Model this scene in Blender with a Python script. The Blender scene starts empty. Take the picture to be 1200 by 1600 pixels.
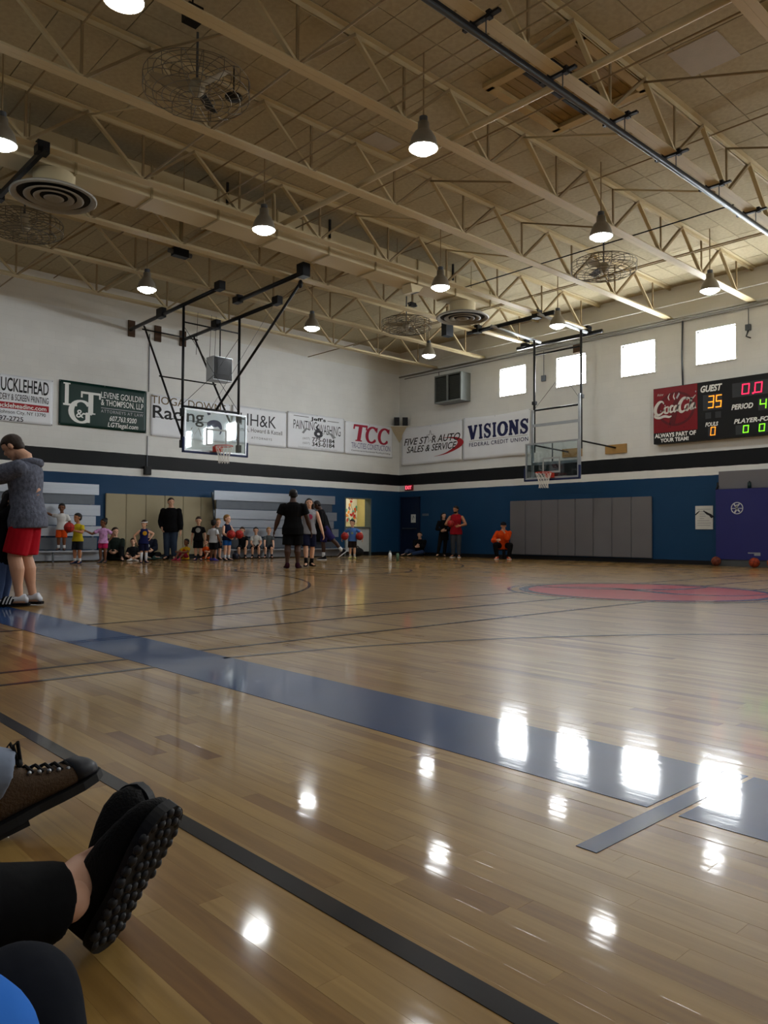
import bpy, bmesh, math, random
from mathutils import Vector, Matrix

random.seed(7)
S = bpy.context.scene
COL = S.collection
R = math.radians

# ---------------------------------------------------------------- camera
YAW, PITCH, ROLL, EYE = R(47.24), R(1.706), R(0.36), 0.74
fw = Vector((math.cos(YAW) * math.cos(PITCH), math.sin(YAW) * math.cos(PITCH), math.sin(PITCH)))
r0 = Vector((math.sin(YAW), -math.cos(YAW), 0))
u0 = r0.cross(fw)
rt = r0 * math.cos(ROLL) + u0 * math.sin(ROLL)
up = -r0 * math.sin(ROLL) + u0 * math.cos(ROLL)
cam_d = bpy.data.cameras.new('camera')
cam_d.sensor_fit = 'HORIZONTAL'
cam_d.sensor_width = 36.0
cam_d.lens = 36.0 * 1199.0 / 1200.0
cam_d.clip_start = 0.02
cam = bpy.data.objects.new('camera', cam_d)
COL.objects.link(cam)
cam.matrix_world = Matrix(((rt.x, up.x, -fw.x, 0), (rt.y, up.y, -fw.y, 0), (rt.z, up.z, -fw.z, EYE), (0, 0, 0, 1)))
S.camera = cam

def project(p):
    d = Vector(p) - Vector((0, 0, EYE))
    z = d.dot(fw)
    return (600 + 1199 * d.dot(rt) / z, 800 - 1199 * d.dot(up) / z, z) if z > 0.05 else (-9999, -9999, z)

# ---------------------------------------------------------------- world, light levels, exposure
wd = bpy.data.worlds.new('sky'); S.world = wd; wd.use_nodes = True
bgn = wd.node_tree.nodes['Background']
bgn.inputs[0].default_value = (0.86, 0.92, 1.0, 1); bgn.inputs[1].default_value = 2.0
LAMP_STRENGTH = 52.0        # high bay lamp lenses
WINDOW_STRENGTH = 30.0      # frosted panes lit by daylight
ROOM_STRENGTH = 20.0         # lamp in the room behind the dutch door
vs = S.view_settings
vs.view_transform = 'Standard'; vs.look = 'None'; vs.gamma = 1.0; vs.use_curve_mapping = False
vs.exposure = 0.72
S.cycles.max_bounces = 7; S.cycles.diffuse_bounces = 4; S.cycles.glossy_bounces = 3; S.cycles.transparent_max_bounces = 12
S.cycles.sample_clamp_indirect = 6.0

# ---------------------------------------------------------------- helpers
def hexc(h):
    h = h.lstrip('#')
    def l(c):
        c = int(c, 16) / 255
        return c / 12.92 if c <= 0.04045 else ((c + 0.055) / 1.055) ** 2.4
    return (l(h[0:2]), l(h[2:4]), l(h[4:6]), 1)

MATS = {}
def mat(name, col, rough=0.6, metal=0.0, var=0.12, scale=6.0, bump=0.0, bscale=60.0, coat=0.0, stretch=None):
    """principled material with a noise driven colour variation"""
    if name in MATS: return MATS[name]
    c = hexc(col) if isinstance(col, str) else (*col, 1)
    m = bpy.data.materials.new(name); m.use_nodes = True
    nt = m.node_tree; b = nt.nodes['Principled BSDF']; b.inputs['Specular IOR Level'].default_value = 0.3
    tc = nt.nodes.new('ShaderNodeTexCoord')
    n = nt.nodes.new('ShaderNodeTexNoise'); n.inputs['Scale'].default_value = scale; n.inputs['Detail'].default_value = 3
    if stretch:
        mp = nt.nodes.new('ShaderNodeMapping'); mp.inputs['Scale'].default_value = stretch
        nt.links.new(tc.outputs['Object'], mp.inputs[0]); nt.links.new(mp.outputs[0], n.inputs['Vector'])
    else:
        nt.links.new(tc.outputs['Object'], n.inputs['Vector'])
    mx = nt.nodes.new('ShaderNodeMix'); mx.data_type = 'RGBA'
    mx.inputs[6].default_value = tuple(max(0, x * (1 - var)) for x in c[:3]) + (1,)
    mx.inputs[7].default_value = tuple(min(1, x * (1 + var)) for x in c[:3]) + (1,)
    nt.links.new(n.outputs['Fac'], mx.inputs[0]); nt.links.new(mx.outputs[2], b.inputs['Base Color'])
    b.inputs['Roughness'].default_value = rough; b.inputs['Metallic'].default_value = metal
    if coat: b.inputs['Coat Weight'].default_value = coat; b.inputs['Coat Roughness'].default_value = 0.1
    if bump:
        n2 = nt.nodes.new('ShaderNodeTexNoise'); n2.inputs['Scale'].default_value = bscale
        nt.links.new(tc.outputs['Object'], n2.inputs['Vector'])
        bp = nt.nodes.new('ShaderNodeBump'); bp.inputs['Strength'].default_value = bump; bp.inputs['Distance'].default_value = 0.01
        nt.links.new(n2.outputs['Fac'], bp.inputs['Height']); nt.links.new(bp.outputs[0], b.inputs['Normal'])
    MATS[name] = m
    return m

def emit(name, col, strength):
    if name in MATS: return MATS[name]
    m = bpy.data.materials.new(name); m.use_nodes = True
    nt = m.node_tree; b = nt.nodes['Principled BSDF']
    c = hexc(col) if isinstance(col, str) else (*col, 1)
    b.inputs['Base Color'].default_value = c
    b.inputs['Emission Color'].default_value = c; b.inputs['Emission Strength'].default_value = strength
    MATS[name] = m
    return m

WLOC = {}
class MB:
    """collects geometry for ONE mesh object"""
    def __init__(s): s.v = []; s.f = []
    def add(s, vs, fs):
        k = len(s.v); s.v += [tuple(x) for x in vs]; s.f += [tuple(i + k for i in f) for f in fs]; return s
    def box(s, x0, x1, y0, y1, z0, z1):
        if x0 > x1: x0, x1 = x1, x0
        if y0 > y1: y0, y1 = y1, y0
        if z0 > z1: z0, z1 = z1, z0
        return s.add([(x0, y0, z0), (x1, y0, z0), (x1, y1, z0), (x0, y1, z0), (x0, y0, z1), (x1, y0, z1), (x1, y1, z1), (x0, y1, z1)],
                     [(3, 2, 1, 0), (4, 5, 6, 7), (0, 1, 5, 4), (1, 2, 6, 5), (2, 3, 7, 6), (3, 0, 4, 7)])
    def bar(s, p, q, w, h, side=None):
        """rectangular bar p->q, w across side axis, h across the other"""
        p = Vector(p); q = Vector(q); d = (q - p).normalized()
        sd = Vector(side) if side else (Vector((0, 0, 1)).cross(d) if abs(d.z) < 0.95 else Vector((1, 0, 0)))
        sd = (sd - d * sd.dot(d)).normalized(); o = d.cross(sd)
        vs = [c + sd * (a * w / 2) + o * (b * h / 2) for c in (p, q) for a, b in ((-1, -1), (1, -1), (1, 1), (-1, 1))]
        return s.add(vs, [(3, 2, 1, 0), (4, 5, 6, 7), (0, 1, 5, 4), (1, 2, 6, 5), (2, 3, 7, 6), (3, 0, 4, 7)])
    def rings(s, rs, closed_ends=True):
        n = len(rs[0]); k = len(s.v)
        for r_ in rs: s.v += [tuple(x) for x in r_]
        for i in range(len(rs) - 1):
            for j in range(n):
                a = k + i * n + j; b = k + i * n + (j + 1) % n
                s.f.append((a, b, b + n, a + n))
        if closed_ends:
            s.f.append(tuple(k + j for j in reversed(range(n))))
            e = k + (len(rs) - 1) * n
            s.f.append(tuple(e + j for j in range(n)))
        return s
    def tube(s, pts, rad, n=8, side=None, flat=1.0, cap=False):
        """tube along a polyline; rad a number or a list; flat scales the second axis; cap adds rounded ends"""
        pts = [Vector(p) for p in pts]
        rad = [rad] * len(pts) if not isinstance(rad, (list, tuple)) else list(rad)
        if cap:
            d0 = (pts[0] - pts[1]).normalized(); d1 = (pts[-1] - pts[-2]).normalized()
            pre = []; post = []
            for a in (0.97, 0.75, 0.4):
                c = math.sqrt(1 - a * a)
                pre.append((pts[0] + d0 * rad[0] * a, rad[0] * c)); post.insert(0, (pts[-1] + d1 * rad[-1] * a, rad[-1] * c))
            pts = [p for p, _ in pre] + pts + [p for p, _ in post]
            rad = [r_ for _, r_ in pre] + rad + [r_ for _, r_ in post]
        rs = []; last = None
        for i, p in enumerate(pts):
            d = (pts[min(i + 1, len(pts) - 1)] - pts[max(i - 1, 0)]).normalized()
            if last is None:
                sd = Vector(side) if side else (Vector((0, 0, 1)) if abs(d.z) < 0.9 else Vector((1, 0, 0)))
            else: sd = last
            sd = (sd - d * sd.dot(d)).normalized(); last = sd
            o = d.cross(sd)
            rr = rad[i]; ra, rb = rr if isinstance(rr, (tuple, list)) else (rr, rr * flat)
            rs.append([p + sd * (ra * math.cos(2 * math.pi * j / n)) + o * (rb * math.sin(2 * math.pi * j / n)) for j in range(n)])
        return s.rings(rs)
    def lathe(s, prof, c=(0, 0, 0), n=24):
        rs = [[(c[0] + r_ * math.cos(2 * math.pi * j / n), c[1] + r_ * math.sin(2 * math.pi * j / n), c[2] + z) for j in range(n)] for r_, z in prof]
        return s.rings(rs, closed_ends=False)
    def ball(s, c, r, n=12, m=8, axes=None):
        c = Vector(c); rx, ry, rz = (r, r, r) if not isinstance(r, (tuple, list)) else r
        ax = axes or (Vector((1, 0, 0)), Vector((0, 1, 0)), Vector((0, 0, 1)))
        rs = []
        for i in range(m + 1):
            t = -math.pi / 2 + math.pi * (i + 0.02) / (m + 0.04)
            rs.append([c + ax[0] * (rx * math.cos(t) * math.cos(2 * math.pi * j / n)) + ax[1] * (ry * math.cos(t) * math.sin(2 * math.pi * j / n)) + ax[2] * (rz * math.sin(t)) for j in range(n)])
        return s.rings(rs)
    def torus(s, c, R_, r_, n=24, m=8, axis='z'):
        k = len(s.v)
        for i in range(n):
            a = 2 * math.pi * i / n
            for j in range(m):
                b = 2 * math.pi * j / m
                x, y, z = (R_ + r_ * math.cos(b)) * math.cos(a), (R_ + r_ * math.cos(b)) * math.sin(a), r_ * math.sin(b)
                if axis == 'x': x, y, z = z, x, y
                if axis == 'y': x, y, z = x, z, y
                s.v.append((c[0] + x, c[1] + y, c[2] + z))
        for i in range(n):
            for j in range(m):
                s.f.append((k + i * m + j, k + ((i + 1) % n) * m + j, k + ((i + 1) % n) * m + (j + 1) % m, k + i * m + (j + 1) % m))
        return s
    def prism(s, poly, fn, t):
        """polygon poly of (u, v) mapped by fn(u, v, w) with thickness t"""
        n = len(poly); k = len(s.v)
        s.v += [tuple(fn(u, v, 0)) for u, v in poly] + [tuple(fn(u, v, t)) for u, v in poly]
        s.f.append(tuple(k + i for i in range(n))); s.f.append(tuple(k + n + i for i in reversed(range(n))))
        for i in range(n): s.f.append((k + i, k + (i + 1) % n, k + n + (i + 1) % n, k + n + i))
        return s
    def mesh(s, name, smooth=False):
        me = bpy.data.meshes.new(name)
        me.from_pydata(s.v, [], s.f); me.update()
        bm = bmesh.new(); bm.from_mesh(me); bmesh.ops.recalc_face_normals(bm, faces=bm.faces); bm.to_mesh(me); bm.free()
        if smooth: me.polygons.foreach_set('use_smooth', [True] * len(me.polygons))
        return me
    def build(s, name, m, parent=None, smooth=False):
        return link(name, s.mesh(name, smooth), m, parent)

def link(name, me, m, parent=None):
    o = bpy.data.objects.new(name, me)
    if m is not None and not me.materials: me.materials.append(m)
    COL.objects.link(o)
    if parent is not None:
        o.parent = parent
        if parent in WLOC: o.matrix_parent_inverse = Matrix.Translation(-WLOC[parent])
    return o

def tag(o, label, cat, group=None):
    o['label'] = label; o['category'] = cat
    if group: o['group'] = group
    return o

def struct(o):
    o['kind'] = 'structure'; return o

def thing(name, label, cat, loc=(0, 0, 0), group=None):
    """an Empty at the thing's base; its parts are given in world coordinates"""
    o = bpy.data.objects.new(name, None); COL.objects.link(o)
    o.empty_display_size = 0.1
    o.location = loc; WLOC[o] = Vector(loc)
    return tag(o, label, cat, group)

def copy_tree(o, delta, label=None, group=None):
    c = o.copy(); COL.objects.link(c)
    c.location = Vector(o.location) + Vector(delta)
    if label: c['label'] = label
    if group: c['group'] = group
    for ch in o.children:
        k = ch.copy(); COL.objects.link(k); k.parent = c
        for g in ch.children:
            q = g.copy(); COL.objects.link(q); q.parent = k
    return c

# ---- lettering ------------------------------------------------------------
def text_geo(s, bold=0.0, shear=0.0, space=1.0):
    cu = bpy.data.curves.new('lettering', 'FONT'); cu.body = s; cu.size = 1; cu.offset = bold; cu.shear = shear
    cu.space_character = space; cu.resolution_u = 3
    ob = bpy.data.objects.new('lettering', cu)
    me = bpy.data.meshes.new_from_object(ob)
    v = [(p.co.x, p.co.y) for p in me.vertices]; f = [tuple(p.vertices) for p in me.polygons]
    bpy.data.objects.remove(ob); bpy.data.curves.remove(cu); bpy.data.meshes.remove(me)
    xs = [p[0] for p in v]; ys = [p[1] for p in v]
    return [((x - min(xs)) / (max(xs) - min(xs)), (y - min(ys)) / (max(ys) - min(ys))) for x, y in v], f

def stroke(pts, ws):
    """flat ribbon along a polyline with varying width -> verts, faces (u, v)"""
    n = len(pts); L = []; Rr = []
    for i in range(n):
        a = pts[max(i - 1, 0)]; b = pts[min(i + 1, n - 1)]
        dx, dy = b[0] - a[0], b[1] - a[1]; l = math.hypot(dx, dy) or 1
        w = (ws[i] if isinstance(ws, (list, tuple)) else ws) / 2
        L.append((pts[i][0] - dy / l * w, pts[i][1] + dx / l * w)); Rr.append((pts[i][0] + dy / l * w, pts[i][1] - dx / l * w))
    return L + Rr, [(i, i + 1, n + i + 1, n + i) for i in range(n - 1)]

def spline(pts, k=6):
    """catmull-rom through (u, v, w) control points"""
    out = []; P = [pts[0]] + list(pts) + [pts[-1]]
    for i in range(1, len(P) - 2):
        for t in [j / k for j in range(k)]:
            out.append(tuple(0.5 * (2 * P[i][c] + (P[i + 1][c] - P[i - 1][c]) * t + (2 * P[i - 1][c] - 5 * P[i][c] + 4 * P[i + 1][c] - P[i + 2][c]) * t * t
                             + (3 * P[i][c] - P[i - 1][c] - 3 * P[i + 1][c] + P[i + 2][c]) * t ** 3) for c in range(len(pts[0]))))
    out.append(tuple(pts[-1]))
    return out

def ell(cx, cy, rx, ry, a0, a1, wt, wn, n=20):
    """arc whose stroke is thick (wt) at the sides and thin (wn) at top and bottom"""
    P = []; W = []
    for i in range(n + 1):
        a = R(a0 + (a1 - a0) * i / n)
        P.append((cx + rx * math.cos(a), cy + ry * math.sin(a))); W.append(wn + (wt - wn) * abs(math.cos(a)) ** 1.5)
    return P, W

def serif_glyph(ch, t=0.22, th=0.09, sf=0.1):
    """serif capitals in a unit box -> list of (pts, widths)"""
    g = []
    bar = lambda x0, y0, x1, y1, w: g.append(([(x0, y0), (x1, y1)], w))
    if ch == 'L':
        bar(.3, 0, .3, 1, t); bar(.08, .97, .52, .97, th * .7); bar(.08, .04, .95, .04, th); bar(.92, 0, .92, .25, th)
    elif ch == 'T':
        bar(.5, 0, .5, 1, t); bar(.03, .95, .97, .95, th * 1.2); bar(.06, .72, .06, 1, th); bar(.94, .72, .94, 1, th); bar(.27, .035, .73, .035, th * .7)
    elif ch in 'CG':
        g.append(ell(.54, .5, .42, .46, 40, 320, t, th)); bar(.9, .68, .9, .97, th)
        if ch == 'G': bar(.82, .05, .82, .42, t * .8); bar(.6, .42, 1.0, .42, th * .8)
        else: g.append(ell(.54, .5, .42, .46, 305, 325, th, th, 4))
    elif ch == 'V':
        bar(.2, 1, .53, 0, t); bar(.84, 1, .53, 0, t * .7); bar(0, .95, .42, .95, th); bar(.66, .95, 1, .95, th)
    elif ch == 'I':
        bar(.5, 0, .5, 1, t * 1.5); bar(.12, .95, .88, .95, th); bar(.12, .05, .88, .05, th)
    elif ch == 'O':
        g.append(ell(.5, .5, .38, .44, 0, 360, t, th * 1.1, 28))
    elif ch == 'S':
        P = spline([(.86, .74, th), (.68, .93, th), (.4, .93, th * 1.1), (.19, .74, t * .9), (.35, .56, t), (.65, .45, t), (.82, .26, t * .9), (.6, .06, th * 1.1), (.3, .07, th), (.13, .27, th)])
        g.append(([(x, y) for x, y, w in P], [w for x, y, w in P])); bar(.88, .68, .88, 1, th); bar(.11, 0, .11, .33, th)
    elif ch == 'N':
        bar(.2, 0, .2, 1, t * .75); bar(.8, 0, .8, 1, t * .75); bar(.2, .97, .8, .03, t); bar(.02, .95, .3, .95, th); bar(.62, .95, .98, .95, th); bar(.02, .05, .38, .05, th)
    return g

def strokes_geo(list_, box=(0, 0, 1, 1), shear=0.0):
    V = []; F = []
    u0_, v0_, u1_, v1_ = box
    for P, W in list_:
        v, f = stroke(P, W); k = len(V)
        V += [(u0_ + (x + shear * y) * (u1_ - u0_), v0_ + y * (v1_ - v0_)) for x, y in v]; F += [tuple(i + k for i in q) for q in f]
    return V, F

def lay(geo, box, surf, off, maxlen=0.12):
    """place a unit lettering geometry into box (u0,v0,u1,v1) of a surface surf(u,v,off); refined so that it follows the cloth"""
    V, F = geo
    u0_, v0_, u1_, v1_ = box
    bm = bmesh.new()
    vs_ = [bm.verts.new((u0_ + x * (u1_ - u0_), v0_ + y * (v1_ - v0_), 0)) for x, y in V]
    for f in F:
        try: bm.faces.new([vs_[i] for i in f])
        except ValueError: pass
    for _ in range(3):
        es = [e for e in bm.edges if e.calc_length() > maxlen]
        if not es: break
        bmesh.ops.subdivide_edges(bm, edges=es, cuts=1)
        bmesh.ops.triangulate(bm, faces=[f for f in bm.faces if len(f.verts) > 4])
    for v in bm.verts: v.co = surf(v.co.x, v.co.y, off)
    bm.verts.index_update()
    mb = MB(); mb.add([v.co.copy() for v in bm.verts], [[v.index for v in f.verts] for f in bm.faces]); bm.free()
    return mb
# ---------------------------------------------------------------- materials of the setting
def node_mat(name):
    m = bpy.data.materials.new(name); m.use_nodes = True; MATS[name] = m
    nt = m.node_tree
    return m, nt, nt.nodes['Principled BSDF'], nt.nodes.new('ShaderNodeNewGeometry')

def wood_floor(name, per_plank):
    """maple strip flooring under a glossy finish; strips run along Y"""
    m, nt, b, geo = node_mat(name)
    N = nt.nodes.new; L = nt.links.new
    mp = N('ShaderNodeMapping'); mp.inputs['Scale'].default_value = (26, 1.6, 1)
    L(geo.outputs['Position'], mp.inputs[0])
    gr = N('ShaderNodeTexNoise'); gr.inputs['Scale'].default_value = 1.6; gr.inputs['Detail'].default_value = 5; gr.inputs['Distortion'].default_value = 0.6
    if per_plank:
        oi = N('ShaderNodeObjectInfo')
        ad = N('ShaderNodeVectorMath'); ad.operation = 'ADD'
        sc = N('ShaderNodeMath'); sc.operation = 'MULTIPLY'; sc.inputs[1].default_value = 37.0
        L(oi.outputs['Random'], sc.inputs[0]); L(mp.outputs[0], ad.inputs[0]); L(sc.outputs[0], ad.inputs[1]); L(ad.outputs[0], gr.inputs['Vector'])
        pick = oi.outputs['Random']
    else:
        L(mp.outputs[0], gr.inputs['Vector'])
        sx = N('ShaderNodeSeparateXYZ'); cx = N('ShaderNodeCombineXYZ'); L(geo.outputs['Position'], sx.inputs[0])
        L(sx.outputs['Y'], cx.inputs['X']); L(sx.outputs['X'], cx.inputs['Y'])
        br = N('ShaderNodeTexBrick'); br.inputs['Scale'].default_value = 1.0; br.inputs['Brick Width'].default_value = 0.85
        br.inputs['Row Height'].default_value = 0.057; br.inputs['Mortar Size'].default_value = 0.0; br.offset = 0.37; br.offset_frequency = 3; br.squash = 1.0
        br.inputs['Color1'].default_value = (0, 0, 0, 1); br.inputs['Color2'].default_value = (1, 1, 1, 1)
        L(cx.outputs[0], br.inputs['Vector']); pick = br.outputs['Color']
    rp = N('ShaderNodeValToRGB'); e = rp.color_ramp.elements
    e[0].position = 0.0; e[0].color = (0.21, 0.092, 0.022, 1); e[1].position = 1.0; e[1].color = (0.44, 0.27, 0.082, 1)
    k = rp.color_ramp.elements.new(0.14); k.color = (0.32, 0.175, 0.045, 1)
    k = rp.color_ramp.elements.new(0.55); k.color = (0.39, 0.232, 0.065, 1)
    L(pick, rp.inputs[0])
    mx = N('ShaderNodeMix'); mx.data_type = 'RGBA'; mx.blend_type = 'MULTIPLY'; mx.inputs[0].default_value = 0.55
    gp = N('ShaderNodeValToRGB'); gp.color_ramp.elements[0].position = 0.3; gp.color_ramp.elements[0].color = (0.55, 0.5, 0.42, 1)
    gp.color_ramp.elements[1].position = 0.65; gp.color_ramp.elements[1].color = (1, 1, 1, 1)
    L(gr.outputs['Fac'], gp.inputs[0]); L(rp.outputs[0], mx.inputs[6]); L(gp.outputs[0], mx.inputs[7])
    # worn traffic areas: broad, irregular change of tone
    bn = N('ShaderNodeTexNoise'); bn.inputs['Scale'].default_value = 0.5; bn.inputs['Detail'].default_value = 3
    L(geo.outputs['Position'], bn.inputs['Vector'])
    m2 = N('ShaderNodeMix'); m2.data_type = 'RGBA'; m2.blend_type = 'MULTIPLY'; m2.inputs[0].default_value = 0.3
    L(mx.outputs[2], m2.inputs[6]); L(bn.outputs['Fac'], m2.inputs[7]); L(m2.outputs[2], b.inputs['Base Color'])
    gloss(nt, b, geo)
    return m

def gloss(nt, b, geo, rough=0.07, spec=0.14):
    """the varnish: fairly sharp reflections, smeared across the strips, with fine scuffs"""
    N = nt.nodes.new; L = nt.links.new
    b.inputs['Roughness'].default_value = 0.36; b.inputs['Specular IOR Level'].default_value = spec
    b.inputs['Coat Weight'].default_value = 0.72; b.inputs['Coat IOR'].default_value = 1.4
    sn = N('ShaderNodeTexNoise'); sn.inputs['Scale'].default_value = 2.2; sn.inputs['Detail'].default_value = 6
    L(geo.outputs['Position'], sn.inputs['Vector'])
    mr = N('ShaderNodeMapRange'); mr.inputs[1].default_value = 0.3; mr.inputs[2].default_value = 0.7; mr.inputs[3].default_value = rough * 0.7; mr.inputs[4].default_value = rough * 1.35
    L(sn.outputs['Fac'], mr.inputs[0]); L(mr.outputs[0], b.inputs['Coat Roughness'])
    mp = N('ShaderNodeMapping'); mp.inputs['Scale'].default_value = (17, 2.4, 1)
    L(geo.outputs['Position'], mp.inputs[0])
    wn = N('ShaderNodeTexNoise'); wn.inputs['Scale'].default_value = 1.0; wn.inputs['Detail'].default_value = 2
    L(mp.outputs[0], wn.inputs['Vector'])
    bp = N('ShaderNodeBump'); bp.inputs['Strength'].default_value = 0.09; bp.inputs['Distance'].default_value = 0.004
    L(wn.outputs['Fac'], bp.inputs['Height']); L(bp.outputs[0], b.inputs['Coat Normal'])

def floor_paint(name, col):
    m, nt, b, geo = node_mat(name)
    c = hexc(col)
    n = nt.nodes.new('ShaderNodeTexNoise'); n.inputs['Scale'].default_value = 3; n.inputs['Detail'].default_value = 6
    nt.links.new(geo.outputs['Position'], n.inputs['Vector'])
    mx = nt.nodes.new('ShaderNodeMix'); mx.data_type = 'RGBA'
    mx.inputs[6].default_value = tuple(x * 0.8 for x in c[:3]) + (1,); mx.inputs[7].default_value = tuple(x * 1.25 for x in c[:3]) + (1,)
    nt.links.new(n.outputs['Fac'], mx.inputs[0]); nt.links.new(mx.outputs[2], b.inputs['Base Color'])
    gloss(nt, b, geo, 0.07, 0.08)
    return m

def wall_paint(name, along):
    """painted block: blue dado, white line, black band, white above; block joints as relief"""
    m, nt, b, geo = node_mat(name)
    N = nt.nodes.new; L = nt.links.new
    sx = N('ShaderNodeSeparateXYZ'); L(geo.outputs['Position'], sx.inputs[0])
    mr = N('ShaderNodeMapRange'); mr.inputs[1].default_value = 0; mr.inputs[2].default_value = 8
    wob = N('ShaderNodeTexNoise'); wob.inputs['Scale'].default_value = 3.0
    L(geo.outputs['Position'], wob.inputs['Vector'])
    sm = N('ShaderNodeMath'); sm.operation = 'MULTIPLY_ADD'; sm.inputs[1].default_value = 0.02; L(wob.outputs['Fac'], sm.inputs[0]); L(sx.outputs['Z'], sm.inputs[2])
    L(sm.outputs[0], mr.inputs[0])
    rp = N('ShaderNodeValToRGB'); rp.color_ramp.interpolation = 'CONSTANT'
    white = (0.80, 0.81, 0.785, 1); cream = (0.76, 0.74, 0.67, 1); blue = (0.008, 0.050, 0.125, 1); black = (0.006, 0.007, 0.009, 1)
    e = rp.color_ramp.elements
    e[0].position = 0; e[0].color = black; e[1].position = 0.11 / 8; e[1].color = blue
    for z, c in ((2.37, white), (2.59, black), (2.99, white), (6.76, cream)):
        k = rp.color_ramp.elements.new(z / 8); k.color = c
    L(mr.outputs[0], rp.inputs[0])
    nz = N('ShaderNodeTexNoise'); nz.inputs['Scale'].default_value = 1.3; nz.inputs['Detail'].default_value = 5; L(geo.outputs['Position'], nz.inputs['Vector'])
    mx = N('ShaderNodeMix'); mx.data_type = 'RGBA'; mx.blend_type = 'MULTIPLY'; mx.inputs[0].default_value = 0.16
    L(rp.outputs[0], mx.inputs[6]); L(nz.outputs['Fac'], mx.inputs[7])
    cb = N('ShaderNodeCombineXYZ'); L(sx.outputs['XY'.index(along) and 'Y' or 'X'], cb.inputs['X']); L(sx.outputs['Z'], cb.inputs['Y'])
    br = N('ShaderNodeTexBrick'); br.inputs['Scale'].default_value = 1; br.inputs['Brick Width'].default_value = 0.406; br.inputs['Row Height'].default_value = 0.203
    br.inputs['Mortar Size'].default_value = 0.006; br.inputs['Color1'].default_value = (1, 1, 1, 1); br.inputs['Color2'].default_value = (0.95, 0.95, 0.95, 1); br.inputs['Mortar'].default_value = (0.9, 0.9, 0.9, 1)
    L(cb.outputs[0], br.inputs['Vector'])
    m3 = N('ShaderNodeMix'); m3.data_type = 'RGBA'; m3.blend_type = 'MULTIPLY'; m3.inputs[0].default_value = 0.5
    L(mx.outputs[2], m3.inputs[6]); L(br.outputs['Color'], m3.inputs[7]); L(m3.outputs[2], b.inputs['Base Color'])
    bp = N('ShaderNodeBump'); bp.inputs['Strength'].default_value = 0.25; bp.inputs['Distance'].default_value = 0.01; bp.invert = True
    L(br.outputs['Fac'], bp.inputs['Height']); L(bp.outputs[0], b.inputs['Normal'])
    b.inputs['Roughness'].default_value = 0.5; b.inputs['Specular IOR Level'].default_value = 0.22
    return m

M_FLOOR = wood_floor('maple_floor', False); M_PLANK = wood_floor('maple_strip', True)
M_BLUEP = floor_paint('floor_blue_paint', '#1c3a66'); M_BLACKP = floor_paint('floor_black_paint', '#0a0c12')
M_REDP = floor_paint('floor_red_paint', '#a8191d'); M_LINEP = floor_paint('floor_dark_line_paint', '#2a2426'); M_NAVYP = floor_paint('floor_navy_paint', '#26324d')
M_PALEP = floor_paint('floor_bare_strip', '#b59a78')
M_WA = wall_paint('painted_block_end', 'X'); M_WB = wall_paint('painted_block_side', 'Y')
M_TECTUM = mat('wood_fibre_roof_panel', '#ada183', 0.95, var=0.22, scale=14, bump=0.5, bscale=90)
M_PATCH = mat('grey_roof_panel', '#b3ada2', 0.9, var=0.1, bump=0.3)
M_DECK = mat('roof_deck_gap', '#4a3d28', 0.95)
M_STEEL = mat('cream_painted_steel', '#c0b08a', 0.55, var=0.1, scale=2)
M_RUST = mat('dull_tan_steel', '#8d7a59', 0.6, var=0.15, scale=3)
M_DARK = mat('black_steel', '#16171a', 0.45, 0.3)
M_GREYST = mat('grey_steel', '#5b6066', 0.4, 0.6)
M_PANE = emit('daylit_frosted_pane', (0.93, 0.97, 1.0), WINDOW_STRENGTH)
M_FRAMEW = mat('white_window_frame', '#d9d8d0', 0.5)

XB, YA, XW, YN, ZT = 20.0, 20.8, -1.25, -10.3, 7.6

# ---------------------------------------------------------------- floor
floor = struct(MB().box(XW - 0.3, XB + 0.3, YN - 0.3, YA + 0.3, -0.2, -0.0012).build('floor', M_FLOOR))
# strips near enough to be told apart: each its own piece, sharing one bevelled mesh
pm = bpy.data.meshes.new('floor_strip')
bm = bmesh.new(); bmesh.ops.create_cube(bm, size=1.0)
bmesh.ops.bevel(bm, geom=[e for e in bm.edges if all(v.co.z > 0 for v in e.verts)], offset=0.005, segments=1, affect='EDGES')
bm.to_mesh(pm); bm.free(); pm.materials.append(M_PLANK)
cand = []
SW = 0.0572
for i in range(0, 70):
    x = 0.1 + i * SW
    y = -1.4 + random.random() * 0.8
    while y < 6:
        ln = random.choice((0.38, 0.55, 0.7, 0.9, 1.15, 1.4))
        for t in (0.05, 0.5, 0.95):
            px, py, d = project((x + SW / 2, y + ln * t, 0))
            if d > 0.3 and -30 < px < 1230 and py < 1630:
                cand.append((d, x, y, ln)); break
        y += ln
cand.sort()
for d, x, y, ln in cand[:300]:
    o = bpy.data.objects.new('floor_strip', pm); COL.objects.link(o); o.parent = floor
    o.location = (x + SW / 2, y + ln / 2, -0.004 + random.uniform(-0.0002, 0.0002)); o.scale = (SW - 0.0003, ln - 0.0004, 0.008)

def paint(name, m, pts, z=0.0014):
    mb = MB(); mb.prism(pts, lambda u, v, w: (u, v, -0.0008 + w), z + 0.0008); return mb.build(name, m, floor)
def pline(name, m, x0, x1, y0, y1, z=0.0014): return paint(name, m, [(x0, y0), (x1, y0), (x1, y1), (x0, y1)], z)
def arc_line(name, m, c, r_, w, a0, a1, n=48, z=0.0014):
    mb = MB(); V = []
    for i in range(n + 1):
        a = R(a0 + (a1 - a0) * i / n); ww = w(i / n) if callable(w) else w
        for q in (r_ - ww / 2, r_ + ww / 2): V.append((c[0] + q * math.cos(a), c[1] + q * math.sin(a), z))
    mb.add(V, [(2 * i, 2 * i + 1, 2 * i + 3, 2 * i + 2) for i in range(n)]); return mb.build(name, m, floor)

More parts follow.
